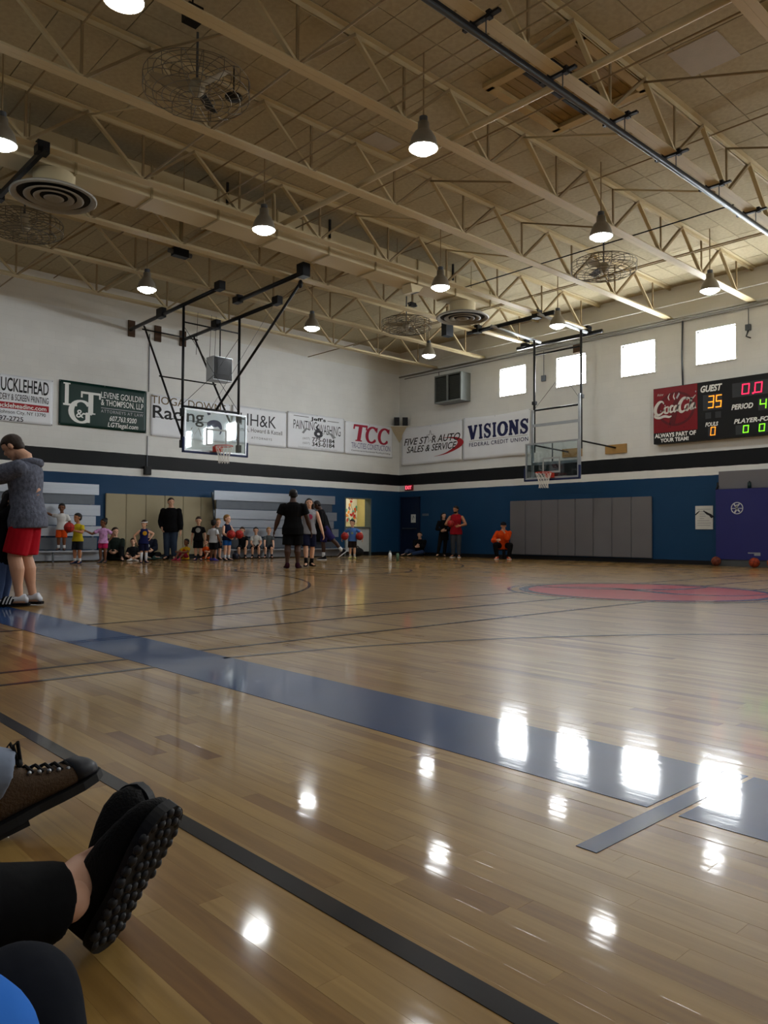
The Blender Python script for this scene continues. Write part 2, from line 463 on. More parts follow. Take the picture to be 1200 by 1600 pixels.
pline('sideline', M_BLACKP, 0.953, 1.003, -9.5, 19.5)
for y0, y1 in ((-7.5, 0.975), (1.065, 5.205), (5.295, 18.05)): pline('sideline_band', M_BLUEP, 1.97, 2.46, y0, y1)
pline('restraining_mark', M_BLUEP, 1.60, 2.46, 0.992, 1.048)
pline('restraining_mark', M_BLUEP, 1.97, 2.46, 5.222, 5.278)
pline('far_sideline', M_NAVYP, 16.84, 16.90, -7.5, 18.05)
pline('baseline', M_LINEP, 1.97, 16.9, 18.05, 18.10)
for y in (6.18, 5.25, 4.37): pline('cross_line', M_LINEP, 2.46, 16.84, y - 0.02, y + 0.02)
for y in (6.16, 4.35, 3.995): pline('cross_line', M_LINEP, 1.05, 1.97, y - 0.02, y + 0.02)
arc_line('three_point_arc', M_LINEP, (1.6, 13.0), 6.6, 0.045, -71, 90)
arc_line('three_point_arc', M_LINEP, (1.75, -2.35), 6.4, 0.04, -60, 84)
arc_line('three_point_arc', M_LINEP, (10.1, 16.9), 6.02, 0.05, 180, 360)
arc_line('free_throw_circle', M_NAVYP, (10.0, 12.65), 1.83, 0.05, 0, 360)
pline('lane_line', M_LINEP, 8.2, 8.25, 12.65, 18.05); pline('lane_line', M_LINEP, 11.8, 11.85, 12.65, 18.05); pline('free_throw_line', M_LINEP, 8.2, 11.85, 12.62, 12.67)
CC = (9.65, 5.25)
arc_line('centre_ring', M_NAVYP, CC, 1.80, 0.06, 0, 360, 72, 0.0018)
paint('centre_disc', M_REDP, [(CC[0] + 1.66 * math.cos(R(a)), CC[1] + 1.66 * math.sin(R(a))) for a in range(0, 360, 5)], 0.0022)
arc_line('centre_disc_rim', M_NAVYP, CC, 1.60, 0.13, 0, 360, 72, 0.0026)
# seams of the painted ball: one S curve through the centre and a side seam
S1 = spline([(-1.55, .25, .05), (-1.0, .62, .09), (-.35, .5, .15), (.0, .0, .18), (.35, -.5, .15), (1.0, -.62, .09), (1.55, -.25, .05)], 8)
a_ = R(-50)
S1 = [(CC[0] + u * math.cos(a_) - v * math.sin(a_), CC[1] + u * math.sin(a_) + v * math.cos(a_), w) for u, v, w in S1]
v, f = stroke([p[:2] for p in S1], [p[2] for p in S1])
MB().add([(x, y, 0.0027) for x, y in v], f).build('centre_ball_seam', M_NAVYP, floor)
arc_line('centre_ball_seam', M_NAVYP, (CC[0] + 1.2, CC[1] + 1.3), 1.5, lambda t: 0.05 + 0.13 * math.sin(math.pi * t), 165, 285, 40, 0.0027)

# ---------------------------------------------------------------- walls
D0, D1 = 17.35, 18.60            # dutch door opening in the end wall
w = MB()
w.box(XW - 0.3, D0, YA, YA + 0.3, 0, ZT + 0.1); w.box(D1, XB + 0.3, YA, YA + 0.3, 0, ZT + 0.1); w.box(D0, D1, YA, YA + 0.3, 2.06, ZT + 0.1)
struct(w.build('wall_end', M_WA))
WIN = [15.48 - 2.22 * i for i in range(11)]
w = MB(); W0, W1 = 5.33, 6.25
w.box(XB, XB + 0.3, YN - 0.3, YA, 0, W0); w.box(XB, XB + 0.3, YN - 0.3, YA, W1, ZT + 0.1)
ys = [YA] + [c for y in WIN for c in (y + 0.52, y - 0.52)] + [YN - 0.3]
for i in range(0, len(ys), 2): w.box(XB, XB + 0.3, ys[i + 1], ys[i], W0, W1)
struct(w.build('wall_side', M_WB))
for i, y in enumerate(WIN):
    wn_ = struct(MB().box(XB + 0.115, XB + 0.125, y - 0.49, y + 0.49, W0 + 0.03, W1 - 0.03).build('window_%d' % (i + 1), M_PANE))
    f_ = MB()
    for a, b_ in ((y - 0.52, y - 0.485), (y + 0.485, y + 0.52)): f_.box(XB + 0.08, XB + 0.14, a, b_, W0, W1)
    f_.box(XB + 0.08, XB + 0.14, y - 0.52, y + 0.52, W0, W0 + 0.035); f_.box(XB + 0.08, XB + 0.14, y - 0.52, y + 0.52, W1 - 0.035, W1)
    f_.build('window_frame', M_FRAMEW, wn_)
    MB().box(XB - 0.03, XB + 0.08, y - 0.54, y + 0.54, W0 - 0.02, W0 - 0.0005).build('window_sill', M_FRAMEW, wn_)
struct(MB().box(XW - 0.3, XW, YN - 0.3, YA, 0, ZT + 0.1).build('wall_near', M_WB))
struct(MB().box(XW, XB, YN - 0.3, YN, 0, ZT + 0.1).build('wall_rear', M_WA))
M_BASE = mat('black_rubber_base', '#101114', 0.5)
struct(MB().box(XW, D0 - 0.08, YA - 0.02, YA, 0, 0.11).build('baseboard_end', M_BASE))
struct(MB().box(XB - 0.02, XB, YN, YA - 0.02, 0, 0.11).build('baseboard_side', M_BASE))

# ---------------------------------------------------------------- roof: deck panels over open web joists
ceiling = struct(MB().box(XW - 0.3, XB + 0.3, YN - 0.3, YA + 0.3, ZT + 0.03, ZT + 0.2).build('ceiling', M_DECK))
JY = [5.65 + 2.2 * k for k in range(-7, 7)]
PX, PY = 0.825, 2.20
panel_mesh = MB().box(-PX / 2 + 0.006, PX / 2 - 0.006, -PY / 2 + 0.006, PY / 2 - 0.006, 0, 0.03).mesh('roof_panel'); panel_mesh.materials.append(M_TECTUM)
patch_mesh = MB().box(-PX / 2 + 0.006, PX / 2 - 0.006, -PY / 2 + 0.006, PY / 2 - 0.006, -0.006, 0.03).mesh('roof_patch'); patch_mesh.materials.append(M_PATCH)
pan = []
HX0, HX1, HY0, HY1 = 8.92, 10.72, 5.78, 7.36       # boarded up skylight opening
ix0 = int((XW - 11.79) / PX) - 1
y = 7.26 + 2.2 * 7
while y > YN - 1:
    for i in range(ix0, 12):
        x = 11.79 + i * PX
        if x + PX < XW or x > XB or y < YN or y - PY > YA: continue
        cx_, cy_ = x + PX / 2, y - PY / 2
        px, py, d = project((cx_, cy_, ZT))
        vis = d > 0 and -120 < px < 1320 and py > -120
        pan.append((0 if vis else 1, d, cx_, cy_))
    y -= PY
pan.sort(); rest = MB(); npan = 0
for inv, d, cx_, cy_ in pan:
    if HX0 - 0.35 < cx_ < HX1 + 0.35 and HY0 - 1.1 < cy_ < HY1 + 1.1:
        # panels cut around the opening
        xs = [(cx_ - PX / 2 + 0.006, cx_ + PX / 2 - 0.006)]; yq = (cy_ - PY / 2 + 0.006, cy_ + PY / 2 - 0.006)
        mbp = MB()
        a0, a1 = xs[0]
        if a0 < HX0: mbp.box(a0, min(a1, HX0), yq[0], yq[1], ZT, ZT + 0.03)
        if a1 > HX1: mbp.box(max(a0, HX1), a1, yq[0], yq[1], ZT, ZT + 0.03)
        l0, l1 = max(a0, HX0), min(a1, HX1)
        if l1 > l0:
            if yq[0] < HY0: mbp.box(l0, l1, yq[0], min(yq[1], HY0), ZT, ZT + 0.03)
            if yq[1] > HY1: mbp.box(l0, l1, max(yq[0], HY1), yq[1], ZT, ZT + 0.03)
        if mbp.v: mbp.build('roof_panel', M_TECTUM, ceiling)
    elif not inv and npan < 285:
        npan += 1
        patch = False
        o = bpy.data.objects.new('roof_panel', patch_mesh if patch else panel_mesh); COL.objects.link(o); o.parent = ceiling; o.location = (cx_, cy_, ZT + random.uniform(-0.003, 0.003))
    else:
        rest.box(max(cx_ - PX / 2 + 0.006, XW), min(cx_ + PX / 2 - 0.006, XB), max(cy_ - PY / 2 + 0.006, YN), min(cy_ + PY / 2 - 0.006, YA), ZT, ZT + 0.03)
for a in ((9.35, 9.75, 5.15, 5.6), (10.2, 10.98, 4.45, 5.16), (8.6, 9.2, 9.55, 10.0)):
    MB().box(*a, ZT - 0.008, ZT - 0.0045).build('roof_patch', M_PATCH, ceiling)
o = rest.build('roof_panels_beyond', M_TECTUM, ceiling); o['kind'] = 'stuff'
M_HATCH = mat('dark_tan_boards', '#8b7448', 0.8, var=0.25, scale=3, stretch=(1, 14, 1))
M_HATCHF = mat('tan_timber_frame', '#b09765', 0.8)
hatch = thing('skylight_opening', 'boarded up square skylight opening framed with tan timber in the roof', 'skylight', ((HX0 + HX1) / 2, (HY0 + HY1) / 2, ZT - 0.05))
for k in range(9):
    y0_ = HY0 + (HY1 - HY0) * k / 9
    MB().box(HX0, HX1, y0_ + 0.006, y0_ + (HY1 - HY0) / 9 - 0.006, ZT + 0.004, ZT + 0.022).build('board', M_HATCH, hatch)
for a in ((HX0 - 0.07, HX0 + 0.07, HY0 - 0.07, HY1 + 0.07), (HX1 - 0.07, HX1 + 0.07, HY0 - 0.07, HY1 + 0.07), (HX0, HX1, HY0 - 0.07, HY0 + 0.07), (HX0, HX1, HY1 - 0.07, HY1 + 0.07)):
    MB().box(*a, ZT - 0.07, ZT - 0.004).build('frame_timber', M_HATCHF, hatch)
for k in (0.35, 0.62): MB().box(HX0, HX1, HY0 + (HY1 - HY0) * k, HY0 + (HY1 - HY0) * k + 0.05, ZT - 0.05, ZT + 0.003).build('batten', M_DARK, hatch)

ZB = 6.72; ZC = ZT - 0.012
chord_b = MB()
for s_ in (-1, 1):
    chord_b.box(XW + 0.1, XB - 0.02, s_ * 0.001, s_ * 0.1, ZB - 0.009, ZB); chord_b.box(XW + 0.1, XB - 0.02, s_ * 0.012, s_ * 0.022, ZB, ZB + 0.07)
chord_b = chord_b.mesh('bottom_chord'); chord_b.materials.append(M_STEEL)
chord_t = MB()
for s_ in (-1, 1):
    chord_t.box(XW + 0.1, XB - 0.02, s_ * 0.012, s_ * 0.10, ZC - 0.009, ZC); chord_t.box(XW + 0.1, XB - 0.02, s_ * 0.012, s_ * 0.022, ZC - 0.08, ZC - 0.009)
chord_t = chord_t.mesh('top_chord'); chord_t.materials.append(M_STEEL)
vert_m = MB().bar((0, 0, ZB), (0, 0, ZC - 0.02), 0.035, 0.03, (1, 0, 0)).mesh('web_vertical'); vert_m.materials.append(M_RUST)
dgl = MB().bar((0, 0, ZB + 0.01), (-0.95, 0, ZC - 0.03), 0.07, 0.04, (0, 1, 0)).mesh('web_diagonal'); dgl.materials.append(M_STEEL)
dgr = MB().bar((0, 0, ZB + 0.01), (0.95, 0, ZC - 0.03), 0.07, 0.04, (0, 1, 0)).mesh('web_diagonal'); dgr.materials.append(M_RUST)
JN = [19.0 - 1.9 * k for k in range(11)]
def sub(name, me, parent, loc):
    o = bpy.data.objects.new(name, me); COL.objects.link(o); o.parent = parent; o.location = loc; return o
for k, jy in enumerate(JY):
    if jy < 1.0: continue
    if abs(jy - 5.65) < 0.01: lab = 'cream open web roof joist with the dark curtain track clamped beneath it'
    elif abs(jy - 18.85) < 0.01: lab = 'cream open web roof joist running closest to the end wall with banners'
    elif abs(jy - 12.25) < 0.01: lab = 'cream open web roof joist running alongside the square air duct'
    elif abs(jy - 7.85) < 0.01: lab = 'cream open web roof joist between the boarded skylight and two caged fans'
    elif abs(jy - 10.05) < 0.01: lab = 'cream open web roof joist beside the small round black speaker'
    elif abs(jy - 14.45) < 0.01: lab = 'cream open web roof joist with a small black fitting by the corner fan'
    elif abs(jy - 16.65) < 0.01: lab = 'cream open web roof joist over the black ceiling frame of the hoop'
    else: lab = 'cream open web steel roof joist across the curtain track from the boarded skylight'
    j = thing('roof_joist', lab, 'joist', (9.4, jy, ZB), 'open web joists under the roof')
    sub('bottom_chord', chord_b, j, (-9.4, 0, -ZB)); sub('top_chord', chord_t, j, (-9.4, 0, -ZB))
    for x in JN:
        sub('web_vertical', vert_m, j, (x - 9.4, 0, -ZB)); sub('web_diagonal', dgl, j, (x - 9.4, 0, -ZB))
        if x < 18.9: sub('web_diagonal', dgr, j, (x - 9.4, 0, -ZB))
# bridging rods, sprinkler pipe, conduits running across the joists
def rod(name, label, cat, pts, rad, m, group=None, n=6):
    o = MB().tube(pts, rad, n).build(name, m, None, True); return tag(o, label, cat, group)
for x, y0_, y1_ in ((1.9, 1.0, 20.7), (5.7, 1.0, 12.3), (5.7, 14.4, 20.7), (15.6, 1.0, 20.7)):
    rod('bridging_rod', 'thin steel bridging rod tying the joist bottom chords together', 'rod', [(x, y0_, ZB + 0.02), (x, y1_, ZB + 0.02)], 0.016, M_RUST, 'bridging rods')
for x in (3.8, 7.2, 12.6, 17.6):
    rod('bridging_rod', 'thin steel bridging rod tying the joist top chords together', 'rod', [(x, 1.0, ZC - 0.12), (x, 20.7, ZC - 0.12)], 0.014, M_RUST, 'upper bridging rods')
for x in (7.1, 7.35): rod('conduit', 'thin tan conduit crossing above the joist bottom chords beside the sprinkler pipe', 'conduit', [(x, 3.0, ZB + 0.1), (x, 12.5, ZB + 0.1)], 0.013, M_RUST, 'paired conduits')
rod('sprinkler_pipe', 'thick cream sprinkler pipe crossing the roof above the joist chords', 'pipe', [(8.6, 1.0, ZB + 0.1), (8.6, 12.55, ZB + 0.1), (8.6, 12.6, ZC - 0.1), (8.6, 20.7, ZC - 0.1)], 0.05, M_STEEL, None, 10)
rod('conduit', 'slim conduit beside the thick sprinkler pipe', 'conduit', [(8.95, 1.0, ZB + 0.12), (8.95, 12.5, ZB + 0.12)], 0.014, M_RUST)
for k, jy in enumerate(JY[:-1]):
    if jy < 2 or abs(jy - 12.25) < 0.1: continue
    for x in (4.75, 10.45, 13.3):
        rod('diagonal_brace', 'slender diagonal brace from a joist bottom chord to the next top chord', 'brace', [(x, jy, ZB + 0.02), (x, jy + 2.2, ZC - 0.08)], 0.018, M_STEEL if k % 2 else M_RUST, 'diagonal braces between joists')
rod('bridging_rod', 'thin bridging rod under the caged fan by the side wall', 'rod', [(13.9, 5.6, ZB + 0.02), (13.9, 12.3, ZB + 0.02)], 0.014, M_DARK)
M_LCON = mat('light_grey_conduit', '#8c8a82', 0.5, 0.2)
# ledge conduits along the side wall at the joist bearings
rod('wall_conduit', 'grey pipe running along the side wall at the joist ends', 'pipe', [(XB - 0.07, YN, ZB - 0.05), (XB - 0.07, YA - 0.05, ZB - 0.05)], 0.03, M_LCON)
rod('wall_conduit', 'slim grey conduit below the pipe at the joist ends', 'pipe', [(XB - 0.03, YN, ZB - 0.14), (XB - 0.03, YA - 0.3, ZB - 0.14)], 0.014, M_LCON)
rod('wall_pipe', 'slim cream pipe on the side wall between joist webs', 'pipe', [(XB - 0.4, 6, ZB + 0.3), (XB - 0.4, 19, ZB + 0.2)], 0.014, M_FRAMEW)
# ---------------------------------------------------------------- high bay lamps
M_SHADE = mat('spun_aluminium_shade', '#8d877a', 0.4, 0.5); M_LENS = emit('lit_lamp_lens', (0.96, 0.985, 1.0), LAMP_STRENGTH)
def lamp(x, y, label):
    t = thing('high_bay_lamp', label, 'lamp', (x, y, 6.2), 'high bay lamps hanging from the roof')
    MB().lathe([(0.205, 0.0), (0.212, 0.012), (0.20, 0.06), (0.175, 0.15), (0.13, 0.23), (0.085, 0.275), (0.08, 0.38), (0.0, 0.385)], (x, y, 6.2), 24).build('shade', M_SHADE, t, True)
    MB().lathe([(0.0, -0.075), (0.07, -0.068), (0.13, -0.045), (0.175, -0.012), (0.2, 0.012)], (x, y, 6.2), 24).build('lens', M_LENS, t, True)
    MB().lathe([(0.0, 0.38), (0.06, 0.38), (0.06, 0.46), (0.0, 0.46)], (x, y, 6.2), 14).build('ballast_cap', M_GREYST, t)
    MB().tube([(x, y, 6.64), (x, y, ZC)], 0.011, 6).build('stem', M_RUST, t)
LX, LY = (3.25, 7.65, 12.29, 16.75), (16.15, 11.5, 7.5, 3.05, -1.4, -5.85)
LAMP_LABEL = {(16.75, 16.15): 'lit high bay lamp beside the dark box heater near the corner', (12.29, 16.15): 'lit high bay lamp between the black basketball frame and the corner caged fan',
    (7.65, 16.15): 'lit high bay lamp between the green banner and the black hoist winch', (16.75, 7.5): 'lit high bay lamp closest to the wall above the scoreboard',
    (12.29, 7.5): 'lit high bay lamp over the caged fan by the side wall windows', (16.75, 11.5): 'lit high bay lamp by the overhead rails of the lowered hoop',
    (7.65, 11.5): 'lit high bay lamp below the long side of the square duct', (3.25, 11.5): 'lit high bay lamp beside the black hoist beam over a round diffuser'}
for y in LY:
    for x in LX: lamp(x, y, LAMP_LABEL.get((x, y), 'lit high bay lamp with a metal bell shade hanging below the joists'))

# ---------------------------------------------------------------- caged ceiling fans
M_WIRE = mat('dusty_wire', '#6d675a', 0.6, 0.4); M_BLADE = mat('dusty_fan_blade', '#8f866f', 0.6)
def fan(x, y, z, ang, label, wr=0.007):
    t = thing('caged_ceiling_fan', label, 'fan', (x, y, z), 'caged ceiling fans')
    MB().tube([(x, y, ZC - 0.01), (x, y, z + 0.08)], 0.018, 8).build('down_rod', M_GREYST, t)
    MB().lathe([(0.0, -0.12), (0.06, -0.11), (0.11, -0.05), (0.11, 0.05), (0.06, 0.1), (0.0, 0.11)], (x, y, z), 16).build('motor', M_BLADE, t, True)
    for k in range(3):
        a = ang + k * 2 * math.pi / 3; d = Vector((math.cos(a), math.sin(a), 0)); s_ = Vector((-d.y, d.x, 0.35)).normalized()
        c0 = Vector((x, y, z))
        MB().bar(c0 + d * 0.1, c0 + d * 0.62, 0.16, 0.008, s_).build('blade', M_BLADE if k else M_DARK, t)
    cg = MB(); Rf = 0.71
    prof = [(0.12, 0.14), (0.35, 0.17), (0.58, 0.15), (Rf, 0.09), (Rf, -0.09), (0.58, -0.16), (0.35, -0.19), (0.1, -0.2)]
    for r_, h in prof + [(0.24, 0.155), (0.46, 0.165), (0.24, -0.195), (0.46, -0.18)]: cg.torus((x, y, z + h), r_, wr, 28, 4)
    for k in range(16):
        a = 2 * math.pi * k / 16
        cg.tube([(x + r_ * math.cos(a), y + r_ * math.sin(a), z + h) for r_, h in prof], wr, 4)
    cg.build('wire_cage', M_WIRE, t)
fan(5.08, 9.3, 6.82, 0.7, 'caged fan between joists nearest the black speaker disc', 0.006)
fan(4.95, 15.9, 6.82, 0.2, 'caged fan above the round diffuser beside the duct', 0.008)
fan(15.1, 9.15, 6.75, 1.0, 'caged fan hung beside the side wall windows', 0.007)
fan(15.25, 15.6, 6.75, 0.5, 'caged fan near the corner of the banner walls', 0.008)
o = MB().ball((5.85, 9.62, 7.12), (0.13, 0.13, 0.05), 16, 8).build('round_speaker', M_DARK, None, True); tag(o, 'small round black speaker on the roof above a caged fan', 'speaker')
MB().tube([(5.85, 9.62, 7.16), (5.85, 9.62, ZC)], 0.012, 6).build('stem', M_DARK, o)
o = MB().box(4.55, 4.75, 8.55, 8.75, 7.2, 7.38).build('junction_box', M_DARK); tag(o, 'small black box under the roof deck by a caged fan', 'box')
MB().tube([(4.65, 8.65, 7.37), (4.65, 8.65, ZC)], 0.012, 6).build('stem', M_DARK, o)

# ---------------------------------------------------------------- air duct and round diffusers
M_DUCT = mat('cream_duct', '#c4b692', 0.5, var=0.06, scale=1.5); M_SEAM = mat('duct_flange', '#9d8f6c', 0.55)
M_DIFF = mat('dusty_white_diffuser', '#8f8c83', 0.5); M_HOLE = mat('diffuser_inside', '#1a1816', 0.8)
duct = thing('air_duct', 'long square cream air duct hung between the joists', 'duct', (9.5, 13.0, 6.70))
xs = [3.4 + 1.34 * k for k in range(10)]
for a, b_ in zip(xs[:-1], xs[1:]): MB().box(a + 0.004, b_ - 0.004, 12.7, 13.3, 6.70, 7.25).build('duct_section', M_DUCT, duct)
for x in xs: MB().box(x - 0.018, x + 0.018, 12.68, 13.32, 6.68, 7.27).build('flange', M_SEAM, duct)
for x in (4.0, 6.7, 9.4, 12.1, 14.7):
    for y in (12.69, 13.31): MB().tube([(x, y, 6.9), (x, y, ZC)], 0.008, 5).build('hanger_rod', M_RUST, duct)
for x in (7.6, 10.1, 14.0):
    MB().box(x - 0.02, x + 0.02, 12.66, 12.7, 7.05, 7.45).build('bracket', M_DARK, duct)
def diffuser(x, label):
    t = thing('round_diffuser', label, 'diffuser', (x, 13.0, 6.3), 'round ceiling diffusers')
    c = (x, 13.0, 6.3)
    MB().lathe([(0.33, 0.07), (0.33, 0.395)], c, 28).build('neck', M_DUCT, t, True)
    MB().lathe([(0.66, 0.0), (0.68, 0.02), (0.6, 0.07), (0.33, 0.09), (0.33, 0.07), (0.57, 0.05), (0.6, 0.0), (0.66, 0.0)], c, 36).build('outer_cone', M_DIFF, t, True)
    MB().lathe([(0.0, 0.065), (0.57, 0.045)], c, 32).build('throat', M_HOLE, t)
    for r1, r2, dz in ((0.44, 0.36, 0), (0.29, 0.22, -0.005), (0.13, 0.0, -0.01)):
        MB().lathe([(r1 + 0.03, 0.005 + dz), (r1, -0.012 + dz), (r2, 0.03 + dz)], c, 32).build('cone_ring', M_DIFF, t, True)
diffuser(4.5, 'round stepped diffuser under the duct end farthest from the corner')
diffuser(14.72, 'round stepped diffuser under the duct near the corner of the banner walls')
vent = thing('supply_vent', 'small wedge shaped vent on the duct beside the joist', 'vent', (12.9, 12.9, 6.69))
MB().prism([(0, 0), (0.42, 0), (0.3, -0.14), (0.05, -0.2)], lambda u, v_, w_: (12.6 + u, 12.75 + w_, 6.678 + v_), 0.3).build('hood', M_DUCT, vent)
MB().prism([(0.34, -0.03), (0.42, -0.005), (0.3, -0.142), (0.22, -0.15)], lambda u, v_, w_: (12.62 + u, 12.78 + w_, 6.672 + v_), 0.24).build('grille', M_DARK, vent)
# motors and winch gear on the joists
def gear(name, label, c, s_, m=M_DARK, ang=0):
    t = thing(name, label, 'winch' if 'winch' in name else 'fitting', c)
    x, y, z = c
    MB().box(x - s_, x + s_, y - s_ * .5, y + s_ * .5, z - s_ * .5, z + s_ * .5).build('housing', m, t)
    MB().tube([(x - s_ * 1.6, y, z), (x + s_ * 1.6, y, z)], s_ * 0.3, 10).build('drum', M_GREYST, t)
    MB().box(x - 0.02, x + 0.02, y - 0.02, y + 0.02, z + s_ * .5, ZC).build('mount', M_RUST, t)
gear('hoist_winch', 'black hoist winch under the roof between duct and basket frame', (7.95, 15.2, 6.85), 0.17)
gear('joist_fitting', 'small black fitting clamped on the joist by the corner fan', (14.35, 14.45, 6.9), 0.1)
beamA = tag(MB().bar((4.03, 12.0, 6.62), (4.03, 14.5, 6.62), 0.07, 0.08).build('hoist_beam', M_DARK), 'black hoist beam above the round diffuser farthest from the corner', 'beam')
for c in ((4.03, 12.2, 6.68), (4.03, 14.4, 6.66)): MB().box(c[0] - .09, c[0] + .09, c[1] - .09, c[1] + .09, c[2] - .09, c[2] + .09).build('clamp', M_DARK, beamA)
MB().box(4.0, 4.06, 12.22, 12.28, 6.75, 6.8).build('clip', M_DARK, beamA)
tube_b = thing('box_heater', 'upright dark box fixed to the joist by the corner lamp', 'heater', (16.6, 15.3, 6.35))
MB().box(16.45, 16.75, 15.15, 15.35, 6.6, 7.1).build('body', mat('dark_slate', '#2e343c', 0.5), tube_b)
MB().box(16.57, 16.63, 15.22, 15.28, 7.1, ZC).build('mount', M_RUST, tube_b)

# ---------------------------------------------------------------- divider curtain track under a joist
track = thing('curtain_track', 'dark steel curtain track hung below the joist on black clamps', 'track', (10, 5.6, 6.45))
MB().tube([(2.0, 5.58, 6.42), (19.6, 5.58, 6.42)], 0.03, 8).build('track_pipe', M_GREYST, track, True)
MB().box(2.0, 19.6, 5.565, 5.595, 6.452, 6.49).build('track_rail', M_DARK, track)
for k in range(11):
    x = 3.65 + 1.53 * k
    MB().box(x - 0.03, x + 0.03, 5.38, 5.92, ZB - 0.04, ZB - 0.01).build('clamp_bar', M_DARK, track)
    for y in (5.53, 5.77): MB().box(x - 0.035, x + 0.035, y - 0.03, y + 0.03, ZB - 0.06, ZB + 0.03).build('beam_clip', M_DARK, track)
    MB().tube([(x, 5.58, ZB - 0.04), (x, 5.58, 6.49)], 0.008, 6).build('hanger', M_GREYST, track)

# ---------------------------------------------------------------- basketball hoops
def glass_mat():
    m = bpy.data.materials.new('clear_glass'); m.use_nodes = True; nt = m.node_tree
    for n in list(nt.nodes): nt.nodes.remove(n)
    o = nt.nodes.new('ShaderNodeOutputMaterial'); mx = nt.nodes.new('ShaderNodeMixShader'); tr = nt.nodes.new('ShaderNodeBsdfTransparent'); gl = nt.nodes.new('ShaderNodeBsdfGlossy')
    gl.inputs['Roughness'].default_value = 0.03; tr.inputs[0].default_value = (0.86, 0.92, 0.93, 1)
    fr = nt.nodes.new('ShaderNodeFresnel'); fr.inputs[0].default_value = 1.55
    ns = nt.nodes.new('ShaderNodeTexNoise'); ns.inputs['Scale'].default_value = 3
    ma = nt.nodes.new('ShaderNodeMath'); ma.operation = 'MULTIPLY_ADD'; ma.inputs[1].default_value = 0.02
    nt.links.new(ns.outputs['Fac'], ma.inputs[0]); nt.links.new(fr.outputs[0], ma.inputs[2])
    nt.links.new(ma.outputs[0], mx.inputs[0]); nt.links.new(tr.outputs[0], mx.inputs[1]); nt.links.new(gl.outputs[0], mx.inputs[2]); nt.links.new(mx.outputs[0], o.inputs[0])
    return m
M_GLASS = glass_mat()
M_ALU = mat('aluminium_trim', '#a9adb0', 0.35, 0.7); M_PAD = mat('navy_edge_padding', '#17244c', 0.55); M_RIM = mat('orange_red_rim', '#b8321f', 0.4); M_NET = mat('white_net_cord', '#d8d6cf', 0.8)
M_MARK = mat('white_glass_print', '#9a9f9e', 0.6); M_BLKPIPE = mat('black_pipe', '#0d0e10', 0.4, 0.2); M_PLY = mat('plywood_plate', '#a98550', 0.7, var=0.2, scale=4, stretch=(1, 1, 8)); M_WOODD = mat('dark_wood_plate', '#4a3523', 0.7)
def hoop(t, fn, w=1.83, h=1.07, pad=True):
    """fn(u, n, v): u along the board, n out of its face, v up; origin at the middle of the lower board edge"""
    def box(name, m, u0_, u1_, n0, n1, v0_, v1_, par):
        mb = MB(); vs_ = [fn(u, n, v) for u in (u0_, u1_) for n in (n0, n1) for v in (v0_, v1_)]
        mb.add(vs_, [(0, 1, 3, 2), (4, 6, 7, 5), (0, 4, 5, 1), (2, 3, 7, 6), (0, 2, 6, 4), (1, 5, 7, 3)]); return mb.build(name, m, par)
    bd = box('backboard', M_GLASS, -w / 2 + 0.03, w / 2 - 0.03, -0.006, 0.006, 0.03, h - 0.03, t)
    for a in ((-w / 2, -w / 2 + 0.045, 0, h), (w / 2 - 0.045, w / 2, 0, h), (-w / 2 + 0.045, w / 2 - 0.045, 0, 0.045), (-w / 2 + 0.045, w / 2 - 0.045, h - 0.045, h)):
        box('board_frame', M_ALU, a[0], a[1], -0.03, 0.012, a[2], a[3], bd)
    for a in ((-0.305, -0.255, 0.17, 0.62), (0.255, 0.305, 0.17, 0.62), (-0.255, 0.255, 0.57, 0.62), (-0.255, 0.255, 0.17, 0.22)):
        box('target_square', M_MARK, a[0], a[1], 0.0065, 0.009, a[2], a[3], bd)
    for a in ((-w / 2 - 0.03, w / 2 + 0.03, -0.05, 0.0), (-w / 2 - 0.035, -w / 2, -0.05, 0.34), (w / 2, w / 2 + 0.035, -0.05, 0.34)):
        box('edge_padding', M_PAD, a[0], a[1], -0.045, 0.03, a[2], a[3], t)
    zr = 0.15
    rim = MB(); P = [fn(0.228 * math.cos(a), 0.38 + 0.228 * math.sin(a), zr) for a in [2 * math.pi * k / 28 for k in range(29)]]
    rim.tube(P, 0.011, 6); rim.tube([fn(-0.07, 0.02, zr - 0.09), fn(-0.1, 0.17, zr)], 0.012, 6); rim.tube([fn(0.07, 0.02, zr - 0.09), fn(0.1, 0.17, zr)], 0.012, 6)
    vs_ = [fn(u, n, v) for u in (-0.11, 0.11) for n in (0.012, 0.16) for v in (zr - 0.13, zr + 0.012)]
    rim.add(vs_, [(0, 1, 3, 2), (4, 6, 7, 5), (0, 4, 5, 1), (2, 3, 7, 6), (0, 2, 6, 4), (1, 5, 7, 3)])
    rim.build('rim', M_RIM, t, False)
    net = MB(); prof = [(0.225, 0.0), (0.19, -0.1), (0.155, -0.2), (0.13, -0.3), (0.125, -0.37), (0.135, -0.44)]
    for k in range(12):
        for dr in (1, -1):
            net.tube([fn(r_ * math.cos(2 * math.pi * (k + dr * i * 0.5) / 12), 0.38 + r_ * math.sin(2 * math.pi * (k + dr * i * 0.5) / 12), zr + z) for i, (r_, z) in enumerate(prof)], 0.0055, 4)
    net.build('net', M_NET, t)
    return bd

